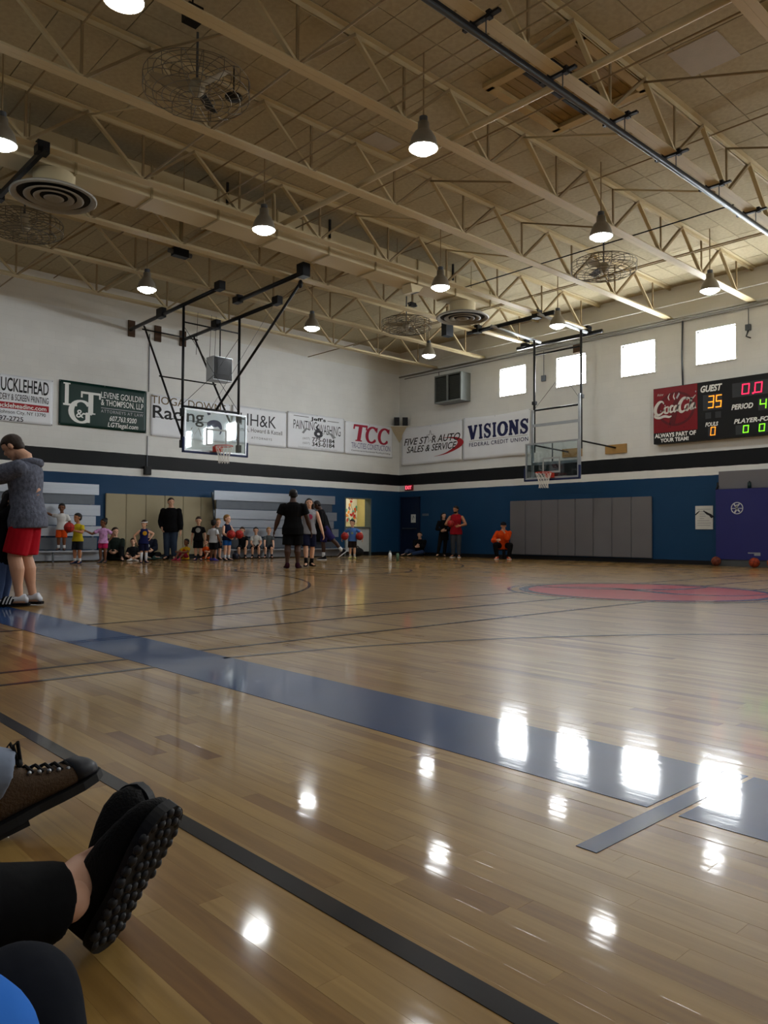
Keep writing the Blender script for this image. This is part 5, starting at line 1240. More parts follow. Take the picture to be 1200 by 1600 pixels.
    # ---- socks and shoes
    for i in (0, 1):
        Kn, An = legs[i]; td = Vector(toes[i]).normalized(); cl = (Kn - An).normalized()
        if sock:
            hi = sock[1]
            MB().tube([W(An - cl * 0.01), W(An + cl * hi * 0.5), W(An + cl * hi)], [0.027 * H, 0.03 * H if hi > 0.08 else 0.027 * H, 0.034 * H if hi > 0.08 else 0.026 * H], 12).build('sock', cloth(sock[0]), t, True)
        if no_shoes: continue
        dn = Vector((0, 0, -1)); dn = (dn - td * dn.dot(td)); dn = dn.normalized() if dn.length > 0.2 else -cl
        sd = td.cross(dn).normalized(); sh = MB(); rs = []
        for (u, w_, lo_, hi_) in ((-0.046, 0.018, 0.036, -0.004), (-0.034, 0.026, 0.043, 0.028), (-0.005, 0.028, 0.043, 0.03), (0.03, 0.028, 0.043, -0.002), (0.065, 0.031, 0.043, -0.014), (0.095, 0.027, 0.043, -0.022), (0.112, 0.014, 0.04, -0.03)):
            c = An + td * u; n = 14; q = []
            for k in range(n):
                a = 2 * math.pi * k / n; v_ = math.sin(a); m_ = (lo_ - (-hi_)) / 2; mid_ = (lo_ + -hi_) / 2
                cc = math.copysign(abs(math.cos(a)) ** 0.7, math.cos(a)); vv = math.copysign(abs(v_) ** 0.8, v_)
                q.append(W(c + sd * (w_ * cc) + dn * (mid_ + abs(m_) * vv)))
            rs.append(q)
        sh.rings(rs); so = sh.build('shoe', cloth(shoe), t, True)
        if sole:
            sl = MB(); pts = [(-0.048, 0.02), (-0.036, 0.029), (0.0, 0.029), (0.06, 0.033), (0.098, 0.029), (0.115, 0.014)]
            out = [(u, w_) for u, w_ in pts] + [(u, -w_) for u, w_ in reversed(pts)]
            sl.prism(out, lambda u, v, w_: W(An + td * u + sd * v + dn * (0.031 + w_)), 0.0135); sl.build('sole', cloth(sole), so)
    # ---- hair
    if hair:
        hm = HAIR[hair]; hr_ = MB()
        hr_.ball(W(hc(0, -0.03, 0.655)), (0.37 * HH * H, 0.435 * HH * H, 0.385 * HH * H), 18, 12, ax)
        if hstyle in ('short', 'cap', 'buzz'): hr_.ball(W(hc(0, -0.18, 0.45)), (0.30 * HH * H, 0.26 * HH * H, 0.26 * HH * H), 14, 8, ax)
        if hstyle == 'long':
            for s_ in (1, -1, 0): hr_.tube([W(hc(0.26 * s_, -0.1, 0.7)), W(hc(0.36 * s_, -0.12, 0.35)), W(hc(0.36 * s_, -0.16, -0.05)), W(hc(0.3 * s_, -0.14, -0.45))], [0.17 * HH * H, 0.16 * HH * H, 0.15 * HH * H, 0.08 * HH * H], 10, cap=True)
        if hstyle == 'bun':
            hr_.ball(W(hc(0.05, -0.32, 0.95)), 0.2 * HH * H, 12, 8); hr_.ball(W(hc(0, -0.18, 0.5)), (0.3 * HH * H, 0.26 * HH * H, 0.26 * HH * H), 14, 8, ax)
        # keep the face clear: the mass sits back and above the brow
        hr2 = MB(); hr2.v = []; hr2.f = hr_.f
        cf = W(hc(0, 0.24, 0.40)); fx, ff, fu = ax
        for v_ in hr_.v:
            v_ = Vector(v_); r_ = v_ - W(hc(0, 0, 0.5)); y_ = r_.dot(ff) / (HH * H); z_ = r_.dot(fu) / (HH * H)
            lim = 0.1 if z_ < 0.17 else 0.1 + (z_ - 0.17) * 2.6
            if y_ > lim: v_ = v_ - ff * ((y_ - lim) * HH * H)
            hr2.v.append(tuple(v_))
        fuse(hr2, 0.008 if H > 1.4 else 0.007, 'hair', hm, t, 1)
    if extras: extras(t, W, D, hc, ax, P, ln, fwd, X, H, HH, arms, legs)
    return t, W

def chest_disc(color, r_=0.035, up_=0.2, name='chest_print', depth=0.08, text=None, tcol=None):
    def ex(t, W, D, hc, ax, P, ln, fwd, X, H, HH, arms, legs):
        c = P + ln * up_
        mb = MB(); n = 18
        rs = []
        for rr in (0.001, r_ * 0.6, r_):
            rs.append([W(c + X * (rr * math.cos(2 * math.pi * k / n)) + ln * (rr * math.sin(2 * math.pi * k / n)) + fwd * (depth * math.sqrt(1 - min(0.9, (rr * math.cos(2 * math.pi * k / n) / 0.115) ** 2)))) for k in range(n)])
        mb.rings(rs, False); mb.build(name, cloth(color), t, True)
    return ex
def headband(color):
    def ex(t, W, D, hc, ax, P, ln, fwd, X, H, HH, arms, legs):
        n = 24; mb = MB(); rs = []
        for z, g_ in ((0.66, 0.0), (0.67, 0.025), (0.78, 0.02), (0.79, 0.0)):
            rs.append([W(hc((0.36 + g_) * math.cos(2 * math.pi * k / n), -0.03 + (0.425 + g_) * math.sin(2 * math.pi * k / n), z - 0.05 * math.sin(2 * math.pi * k / n))) for k in range(n)])
        mb.rings(rs, False); mb.build('headband', cloth(color), t, True)
    return ex
def cap_hat(color):
    def ex(t, W, D, hc, ax, P, ln, fwd, X, H, HH, arms, legs):
        mb = MB(); mb.ball(W(hc(0, -0.02, 0.74)), (0.37 * HH * H, 0.43 * HH * H, 0.32 * HH * H), 18, 10, ax); mb.build('cap_crown', cloth(color), t, True)
        MB().ball(W(hc(0, 0.42, 0.70)), (0.28 * HH * H, 0.3 * HH * H, 0.025 * HH * H), 16, 6, ax).build('cap_brim', cloth(color), t, True)
    return ex
def beard(t, W, D, hc, ax, P, ln, fwd, X, H, HH, arms, legs):
    mb = MB(); mb.ball(W(hc(0, 0.14, 0.19)), (0.245 * HH * H, 0.245 * HH * H, 0.19 * HH * H), 16, 10, ax); mb.build('beard', HAIR['black'], t, True)
def multi(*fs):
    def ex(*a):
        for f in fs: f(*a)
    return ex
def fc(x, y, d=0): return math.degrees(math.atan2(-y, -x)) + d      # facing the near sideline, turned by d

KIDS = 'children along the end wall'
# --- children and adults along the end wall
SIT_UP = dict(feet=((0.07, 0.30, 0.045), (-0.07, 0.30, 0.045)), knees=((0.25, 0.4, 1), (-0.25, 0.4, 1)), hands=((0.1, 0.24, 0.22), (-0.1, 0.24, 0.22)), toes=((0.2, 1, 0), (-0.2, 1, 0)))
CROSS = dict(feet=((-0.04, 0.17, 0.045), (0.05, 0.22, 0.05)), knees=((1, 0.6, 0.5), (-1, 0.6, 0.5)), hands=((0.09, 0.17, 0.12), (-0.09, 0.17, 0.12)), toes=((-1, 0.6, 0), (1, 0.6, 0)))
person('boy in white tee and orange shorts holding onto the bleacher', (7.22, 19.85, 0.29), fc(7.2, 19.6, -10), 1.22, True, hands=((0.33, -0.05, 0.80), (-0.16, 0.06, 0.45)), elbows=((0, -1, -0.3), (-0.6, -1, -0.2)), look=(0, 5),
       top='#c9c8c6', bottom='#cf4a17', shoe='#2a2c35', sock=('#cfcfcf', 0.07), hair='black', skin='brown')
_, W_ = person('boy in yellow shirt holding a basketball up before him', (7.15, 18.6, 0), fc(7.15, 18.6, -35), 1.24, True, hands=((0.05, 0.2, 0.66), (-0.07, 0.2, 0.64)), elbows=((1, -0.3, -0.8), (-1, -0.3, -0.8)), look=(25, 0),
       top='#b3a022', bottom='#23252b', shoe='#16203f', sock=('#c9c9c9', 0.06), hair='black', skin='tan')
ball(W_((-0.02, 0.30, 0.70)), 'red basketball held up by the boy in yellow', M_RBALL)
person('girl in pink tie-dye shirt and magenta shorts pointing sideways', (7.86, 18.8, 0), fc(7.86, 18.8, -25), 1.12, True, hands=((0.30, 0.18, 0.70), (-0.12, -0.04, 0.5)), look=(35, -5), elbows=((0.3, -0.3, -1), (-0.8, -1, 0)),
       top_mat=mat('tie_dye', '#a87ba8', 0.85, var=1.6, scale=16), bottom='#b32158', leg='short shorts', shoe='#3a3c44', hair='black', hstyle='bun', skin='brown')
person('seated man in dark green jacket leaning on the tan pads', (8.86, 20.42, 0), fc(8.86, 20.1, -5), 1.74, False, pelvis=(0, 0, 0.05), lean=(0, -0.12, 1), top='#1b231f', sleeve='jacket', bottom='#121316', leg='pants', hair='brown', skin='fair', look=(-30, 0), **{**SIT_UP, 'feet': ((0.14, 0.36, 0.045), (-0.14, 0.36, 0.045)), 'hands': ((0.05, 0.2, 0.14), (-0.05, 0.2, 0.14))})
person('small boy in dark shirt sitting cross-legged by the tan pads', (9.1, 19.8, 0), fc(9.1, 19.8), 1.08, True, pelvis=(0, 0, 0.06), top='#17171b', bottom='#151518', hair='brown', skin='fair', shoe='#d0d0d0', **CROSS)
person('boy in navy jersey with gold disc and white headband', (8.74, 18.4, 0), fc(8.74, 18.4, 15), 1.10, True, hands=((0.17, -0.02, 0.47), (-0.16, -0.02, 0.56)), elbows=((1, -0.6, 0), (-1, -0.6, 0)), look=(45, 0),
       top='#151a44', sleeve='tank', bottom='#12142c', leg='shorts', shoe='#182447', sock=('#c9ccd2', 0.19), hair='brown', skin='light', extras=multi(headband('#cfcfcf'), chest_disc('#b98a1e', 0.05)))
person('balding man in dark blue jacket sitting by the tan pads', (9.82, 20.42, 0), fc(9.82, 20.2), 1.70, False, pelvis=(0, 0, 0.05), lean=(0, -0.12, 1), top='#161b29', sleeve='jacket', bottom='#0f0f12', leg='pants', hair='grey', skin='fair', look=(10, 8), shoe='#3f5a58',
       feet=((0.0, 0.33, 0.045), (-0.12, 0.42, 0.05)), knees=((1, 0.5, 0.5), (-1, 0.5, 0.45)), hands=((0.06, 0.22, 0.16), (-0.07, 0.22, 0.16)), toes=((-0.6, 1, 0.2), (-0.8, 0.7, 0.3)), extras=chest_disc('#b4b7ba', 0.03, 0.17, 'shirt_front', 0.09))
person('big man in black jacket and jeans standing by the tan pads', (10.4, 20.2, 0), fc(10.4, 19.9, -12), 1.80, False, bulk=1.16, hands=((0.125, 0.06, 0.50), (-0.16, 0.02, 0.45)), look=(-25, 0), belly=1.1,
       top='#0b0b0d', sleeve='jacket', top_len=0.03, bottom='#2f3b4c', leg='pants', shoe='#101012', hair='brown', skin='light', extras=chest_disc('#8a2a33', 0.018, 0.19, 'shirt_front', 0.094))
person('child in yellow and orange shirt sitting on the floor', (10.5, 19.5, 0), fc(10.5, 19.5, -45), 1.05, True, pelvis=(0, 0, 0.06), lean=(0, -0.1, 1), top='#b9901d', bottom='#8f2138', hair='black', skin='brown', shoe='#9a2148', extras=chest_disc('#c24a1d', 0.05, 0.18), **SIT_UP)
person('boy in black tee with a pale ball print', (10.75, 19.25, 0), fc(10.75, 19.25, -8), 1.24, True, hands=((0.15, 0.0, 0.42), (-0.16, 0.06, 0.43)), look=(-10, 10), top='#0e0e10', bottom='#0f0f11', shoe='#2d2a55', sock=('#22222a', 0.06), hair='brown', skin='light', extras=chest_disc('#8f8d86', 0.055, 0.2))
person('child in bright orange shirt sitting between the standing boys', (11.45, 20.05, 0), fc(11.4, 20, -15), 1.02, True, pelvis=(0, 0, 0.06), top='#d6521a', bottom='#3b2620', hair='brown', skin='light', **SIT_UP)
person('boy in white and black shirt seen from behind', (10.84, 18.6, 0), fc(10.84, 18.6, 140), 1.15, True, top='#b9bcc2', bottom='#101013', shoe='#3a3578', hair='black', skin='brown', look=(-20, 0))
person('child in grey shirt half hidden behind the boy in white', (11.42, 19.35, 0), fc(11.42, 19.35, 20), 1.2, True, top='#5a5550', bottom='#1c1d22', hair='blond', skin='fair')
_, W_ = person('blond boy in navy tank holding two basketballs', (11.3, 18.65, 0), fc(11.3, 18.65, 45), 1.30, True, hands=((0.10, 0.16, 0.50), (-0.10, 0.17, 0.50)), elbows=((1, -0.5, -0.3), (-1, -0.5, -0.3)), look=(-20, -5),
       top='#141a30', sleeve='tank', bottom='#1d4f8f', leg='short shorts', shoe='#1c2030', sock=('#c3c6cc', 0.08), hair='blond', skin='fair')
ball(W_((0.12, 0.24, 0.56)), 'red basketball held by the blond boy', M_RBALL, 0.12, 'two balls of the blond boy'); ball(W_((-0.12, 0.24, 0.56)), 'red basketball held by the blond boy', M_RBALL, 0.12, 'two balls of the blond boy')
SEAT = dict(pelvis=(0, 0, 0.30), feet=((0.08, 0.20, 0.05), (-0.08, 0.20, 0.05)), knees=((0.15, 1, 0.5), (-0.15, 1, 0.5)))
for lab, x, top, bot, hr_, hd, lk, sk in (('boy in black shirt sitting on the bleacher with a hand at his chin', 12.55, '#101013', '#0f1014', 'brown', ((0.02, 0.16, 0.60), (-0.1, 0.2, 0.32)), (20, 5), 'light'),
        ('boy in white tee sitting on the bleacher between two boys', 13.03, '#b9b9b5', '#17191f', 'black', ((0.08, 0.2, 0.34), (-0.1, 0.2, 0.34)), (0, 0), 'light'),
        ('blond boy in grey shirt sitting on the bleacher', 13.5, '#4b5052', '#20232b', 'blond', ((0.1, 0.22, 0.3), (-0.13, 0.2, 0.3)), (-15, 0), 'fair')):
    person(lab, (x, 19.84, 0), fc(x, 19.6), 1.18, True, top=top, bottom=bot, hair=hr_, skin=sk, hands=hd, look=lk, shoe='#121216', sock=('#26262c', 0.06), **SEAT)
_, W_ = person('boy in light blue tee carrying a ball under each arm', (15.5, 18.2, 0), fc(15.5, 18.2, -5), 1.24, True, hands=((0.255, 0.05, 0.50), (-0.255, 0.05, 0.50)), elbows=((1, -0.8, 0.2), (-1, -0.8, 0.2)), look=(25, 5),
       top='#4a6ea8', bottom='#241a16', leg='shorts', shoe='#a9b06a', sock=('#b5b5ac', 0.07), hair='black', skin='light', extras=chest_disc('#7f8f6d', 0.03, 0.16))
ball(W_((0.185, 0.09, 0.555)), 'red basketball tucked under an arm of the boy in light blue', M_RBALL, 0.12, 'two balls of the boy in light blue'); ball(W_((-0.185, 0.09, 0.555)), 'red basketball tucked under an arm of the boy in light blue', M_RBALL, 0.12, 'two balls of the boy in light blue')
# --- coaches on the court
person('large man all in black seen from behind on the court', (9.88, 13.6, 0), fc(9.88, 13.6, 178), 1.76, False, bulk=1.18, belly=1.12, hands=((0.22, 0.03, 0.47), (-0.23, 0.02, 0.45)), elbows=((0.8, -0.8, 0), (-0.8, -0.8, 0)), feet=((0.065, 0, 0.045), (-0.065, -0.03, 0.045)), look=(-12, 0),
       top='#060607', top_len=0.05, bottom='#08080a', leg='shorts', shoe='#2a0f1a', hair='black', hstyle='buzz', skin='dark')
person('young woman in grey tank top and navy shorts walking', (10.62, 14.0, 0), fc(10.6, 14, 8), 1.60, False, bulk=0.95, hands=((0.19, -0.02, 0.46), (-0.19, 0.08, 0.47)), feet=((0.05, 0.1, 0.045), (-0.05, -0.06, 0.05)), look=(12, -6),
       top='#85858a', sleeve='tank', bottom='#12152b', leg='shorts', shoe='#0c0c0e', sock=('#0e0e10', 0.08), hair='black', hstyle='long', skin='light', extras=chest_disc('#9a3a55', 0.04, 0.2, depth=0.085))
person('man in black shirt and purple shorts striding past the bleacher', (13.85, 17.5, 0), 137, 1.80, False, bulk=0.95, lean=(0, 0.25, 1), hands=((0.13, 0.2, 0.5), (-0.12, 0.14, 0.5)), feet=((0.05, 0.02, 0.045), (-0.05, -0.32, 0.11)), knees=((0.1, 1, 0), (-0.1, 1, -0.2)), toes=((0.1, 1, 0), (-0.1, 0.8, -0.6)), look=(0, 25),
       top='#0d0d10', sleeve='long', bottom='#241f4a', leg='shorts', shoe='#0f0f12', sole='#c9c9c9', sock=('#c6c6c6', 0.08), hair='black', hstyle='buzz', skin='dark')
jk = thing('dark_coat', 'black coat hung over the end of the bleacher', 'coat', (15.6, 19.9, 1.3))
mb = MB(); mb.rings([[(15.6 + dx + w_ * math.cos(2 * math.pi * k / 16), 19.88 + 0.06 * math.sin(2 * math.pi * k / 16) - dy, z) for k in range(16)] for z, w_, dx, dy in ((0.5, 0.40, 0.16, 0.02), (0.8, 0.34, 0.1, 0.02), (1.1, 0.28, 0.04, 0), (1.35, 0.22, 0, 0), (1.5, 0.1, -0.02, 0))])
mb.build('shell', cloth('#09090b'), jk, True); MB().tube([(15.5, 19.85, 1.45), (15.4, 19.8, 1.2), (15.35, 19.8, 0.9)], [0.07, 0.08, 0.06], 10, cap=True).build('sleeve', cloth('#09090b'), jk, True)
# --- along the side wall
person('person in black hooded top and jeans sitting in the corner', (19.6, 19.3, 0), fc(19.5, 19.3, -15), 1.66, False, pelvis=(0, 0, 0.05), top='#0d0e10', sleeve='jacket', bottom='#2c3b5a', leg='pants', hair='black', skin='fair', shoe='#2b2b22', look=(0, 0), hands=((0.0, 0.24, 0.22), (-0.05, 0.26, 0.2)),
       feet=((0.22, 0.36, 0.045), (0.10, 0.30, 0.045)), knees=((1, 0.5, 0.35), (-1, 0.6, 0.3)), toes=((0.8, 0.6, 0), (0.8, 0.6, 0)))
person('woman in black cardigan and tall boots leaning on the blue wall', (19.45, 18.0, 0), fc(19.45, 18, 0), 1.55, False, bulk=0.95, hands=((0.03, 0.12, 0.59), (-0.03, 0.12, 0.58)), elbows=((1, -0.3, -0.5), (-1, -0.3, -0.5)), feet=((0.13, 0.06, 0.045), (-0.01, 0, 0.045)), look=(-20, 0),
       top='#0c0b0d', sleeve='long', top_len=0.10, bottom='#14120f', leg='pants', shoe='#3a3427', sock=('#37322a', 0.2), hair='black', hstyle='long', skin='fair')
_, W_ = person('bearded man in red sleeveless jersey holding a ball by the wall', (19.25, 17.25, 0), fc(19.2, 17.25, -10), 1.76, False, bulk=1.04, hands=((0.09, 0.17, 0.62), (-0.10, 0.16, 0.60)), elbows=((1, -0.4, -0.6), (-1, -0.4, -0.6)), look=(35, 5),
       top='#8f1520', sleeve='tank', top_len=0.03, bottom='#3c3f45', leg='pants', shoe='#17171a', sole='#c9c9c9', hair='black', hstyle='short', skin='tan', extras=beard)
ball(W_((0.06, 0.24, 0.64)), 'red basketball in the hands of the man in red', M_RBALL)
person('person in orange hooded top and cap squatting by the grey pads', (19.25, 15.25, 0), fc(19.2, 15.25, 0), 1.66, False, bulk=1.05, pelvis=(0, 0, 0.25), lean=(0, 0.3, 1), hands=((0.12, 0.2, 0.36), (-0.02, 0.24, 0.50)), feet=((0.12, 0.17, 0.045), (-0.10, 0.18, 0.045)), knees=((0.5, 1, 0.4), (-0.4, 1, 0.4)),
       top='#cf4512', sleeve='jacket', bottom='#0e0d0e', leg='pants', shoe='#b0401f', sole='#c8c0b8', hair='brown', skin='light', extras=cap_hat('#17181c'))
# a low stool under the squatting person
t = thing('low_stool', 'low dark stool under the person in orange', 'stool', (19.3, 15.28, 0)); MB().box(19.12, 19.5, 15.1, 15.46, 0.27, 0.31).build('seat', M_DARK, t)
for a, b_ in ((19.15, 15.13), (19.47, 15.13), (19.15, 15.43), (19.47, 15.43)): MB().box(a - 0.02, a + 0.02, b_ - 0.02, b_ + 0.02, 0, 0.27).build('leg', M_DARK, t)

# --- the couple at the near sideline
M_HEATHER = mat('heathered_blue_grey_fleece', '#41444f', 0.9, var=2.6, scale=42, bump=0.4, bscale=60, stretch=(1, 1, 0.6))
def slides(t, W, D, hc, ax, P, ln, fwd, X, H, HH, arms, legs):
    for i, s_ in ((0, 1), (1, -1)):
        An = legs[i][1]; td = Vector((0.15 * s_, 1, 0)).normalized(); sd = Vector((td.y, -td.x, 0))
        pts = [(-0.055, 0.018), (-0.045, 0.028), (0.0, 0.03), (0.06, 0.034), (0.1, 0.03), (0.12, 0.014)]
        so = MB().prism([(u, w_) for u, w_ in pts] + [(u, -w_) for u, w_ in reversed(pts)], lambda u, v, w_: W(An + td * u + sd * v + Vector((0, 0, -0.0445 + w_))), 0.014).build('slide_sandal', cloth('#0c0c0f'), t)
        def strap(y0, y1, m, off, name):
            rs = []
            for k in range(9):
                a = math.pi * k / 8; c = An + sd * ((0.037 + off) * math.cos(a)) + Vector((0, 0, -0.034 + (0.040 + off) * math.sin(a)))
                rs.append((W(c + td * (y0 - 0.012 * math.sin(a))), W(c + td * (y1 - 0.012 * math.sin(a)))))
            V = [q for r_ in rs for q in r_]; MB().add(V, [(2 * k, 2 * k + 1, 2 * k + 3, 2 * k + 2) for k in range(8)]).build(name, m, so, True)
        strap(0.028, 0.092, cloth('#101014'), 0.0, 'strap')
        for k in range(3): strap(0.038 + 0.017 * k, 0.046 + 0.017 * k, cloth('#c9c9cc'), 0.0012, 'white_stripe')
        mb = MB(); rs = []
        for (u, w_, h_) in ((-0.045, 0.02, 0.028), (-0.03, 0.025, 0.05), (0.0, 0.026, 0.045), (0.05, 0.031, 0.025), (0.09, 0.028, 0.02), (0.108, 0.014, 0.014)):
            rs.append([W(An + td * u + sd * (w_ * math.cos(2 * math.pi * k / 14)) + Vector((0, 0, -0.030 + h_ * 0.5 + h_ * 0.5 * math.sin(2 * math.pi * k / 14)))) for k in range(14)])
        mb.rings(rs); mb.build('sock', cloth('#c2c4cc'), t, True)
    c = W((0.055 + 0.062, 0.04, 0.30)); fd = D((0, 1, 0)); rdv = D((1, 0, 0))
    MB().add([W((0.127, -0.015, 0.325)), W((0.122, 0.04, 0.325)), W((0.122, 0.035, 0.29)), W((0.127, -0.01, 0.29))], [(0, 1, 2, 3)]).build('white_patch', cloth('#c9c2c2'), t)
    # hood lying on the back
    mb = MB(); N_ = P + ln * 0.30
    mb.tube([W(N_ + X * 0.055 + fwd * 0.01), W(N_ + X * 0.05 - fwd * 0.05), W(N_ - fwd * 0.075 - ln * 0.01), W(N_ - X * 0.05 - fwd * 0.05), W(N_ - X * 0.055 + fwd * 0.01)], [0.014 * H, 0.02 * H, 0.026 * H, 0.02 * H, 0.014 * H], 10, cap=True)
    mb.build('hood', M_HEATHER, t, True)
person('man in heathered grey hooded top, red shorts and striped slides', (2.64, 8.19, 0), 143, 1.80, False, bulk=1.1, lean=(0, 0.06, 1), headfwd=0.018, hands=((0.10, 0.40, 0.71), (-0.09, 0.36, 0.66)), elbows=((0.6, 0, -1), (-0.6, 0, -1)), feet=((0.05, -0.02, 0.05), (-0.05, 0.02, 0.05)), toes=((0.15, 1, 0), (-0.15, 1, 0)), look=(0, 32),
       top_mat=M_HEATHER, sleeve='jacket', top_len=0.03, bottom='#a3101f', leg='shorts', no_shoes=True, hair='brown', hstyle='short', skin='light', extras=slides, voxel=0.0075, belly=1.05)
person('girl with long dark hair hugging the man in red shorts', (2.45, 8.36, 0), -45, 1.2, True, bulk=1.08, hands=((0.06, 0.26, 0.93), (-0.13, 0.24, 0.70)), elbows=((1, 0, -0.5), (-1, 0, -0.5)), look=(0, 10), lean=(0, 0.12, 1),
       top='#0a0b0f', sleeve='jacket', top_len=0.08, bottom='#4c5f86', leg='skinny', shoe='#14110f', sock=('#14110f', 0.12), hair='black', hstyle='long', skin='fair', voxel=0.0075)

# --- people sitting at the near wall: only their legs reach into view
def frame(o_, t_, up_):
    t_ = Vector(t_).normalized(); up_ = Vector(up_); up_ = (up_ - t_ * up_.dot(t_)).normalized(); s_ = t_.cross(up_)
    o_ = Vector(o_)
    return lambda u, v, w_: o_ + t_ * u + s_ * v + up_ * w_            # u heel->toe, v to the right, w off the sole
def scaled(F, k): return lambda u, v, w_: F(u * k, v * k, w_ * k)
M_SUEDE = mat('black_suede', '#0a0a0b', 0.9, bump=0.4, bscale=200); M_RUBBER = mat('black_rubber_sole', '#1d1e20', 0.6); M_LUG = mat('grey_black_lug', '#2c2d30', 0.5)
def clog(t, F, Ls, skinm):
    """low black slip-on with a lugged sole; F maps (u, v, w)"""
    k = Ls / 0.27
    up_ = MB(); rs = []
    for (u, w_, h_) in ((-0.006, 0.015, 0.05), (0.004, 0.032, 0.085), (0.03, 0.039, 0.098), (0.07, 0.041, 0.095), (0.11, 0.043, 0.09), (0.15, 0.047, 0.082), (0.19, 0.05, 0.068), (0.225, 0.047, 0.055), (0.25, 0.037, 0.042), (0.267, 0.016, 0.024)):
        n = 16; q = []
        for j in range(n):
            a = 2 * math.pi * j / n; c_, s_ = math.cos(a), math.sin(a)
            q.append(F(u * k, k * w_ * math.copysign(abs(c_) ** 0.75, c_), k * (0.018 + h_ * (0.5 + 0.5 * math.copysign(abs(s_) ** 0.85, s_)))))
        rs.append(q)
    up_.rings(rs); sh = up_.build('shoe', M_SUEDE, t, True)
    out = spline([(-0.012, 0.0), (-0.006, 0.022), (0.012, 0.036), (0.05, 0.04), (0.1, 0.038), (0.15, 0.045), (0.2, 0.05), (0.24, 0.044), (0.264, 0.027), (0.275, 0.0)], 3)
    pts = [(u * k, w_ * k) for u, w_ in out] + [(u * k, -w_ * k) for u, w_ in reversed(out[1:-1])]
    MB().prism(pts, lambda u, v, w_: F(u, v, w_), 0.022 * k).build('sole', M_RUBBER, sh)
    lug = MB().ball((0, 0, 0), (1, 1, 1), 10, 6).mesh('tread_lug', True); lug.materials.append(M_LUG)
    tx = (F(1, 0, 0) - F(0, 0, 0)); sx_ = (F(0, 1, 0) - F(0, 0, 0)); ux = (F(0, 0, 1) - F(0, 0, 0))
    def put(u, v, w_, a, b_, c_):
        p = F(u * k, v * k, w_ * k)
        M_ = Matrix(((tx.x * a, sx_.x * b_, ux.x * c_, p.x), (tx.y * a, sx_.y * b_, ux.y * c_, p.y), (tx.z * a, sx_.z * b_, ux.z * c_, p.z), (0, 0, 0, 1)))
        o = bpy.data.objects.new('tread_lug', lug); COL.objects.link(o); o.parent = sh; o.matrix_basis = Matrix.Translation(-WLOC[t]) @ M_ if False else M_
        return o
    half = lambda u: 0.036 if u < 0.12 else (0.046 if u < 0.22 else 0.036)
    for i, u in enumerate([0.008 + 0.0205 * j for j in range(13)]):
        hw_ = half(u) - (0.012 if i in (0, 12) else 0)
        for s_ in (-1, 1): put(u, s_ * hw_, 0.004, 0.0105 * k, 0.009 * k, 0.008 * k)
        for v in ((-0.018, 0.004, 0.022) if i % 2 else (-0.01, 0.012)): put(u + 0.008, v, -0.001, 0.009 * k, 0.0085 * k, 0.006 * k)
    return sh
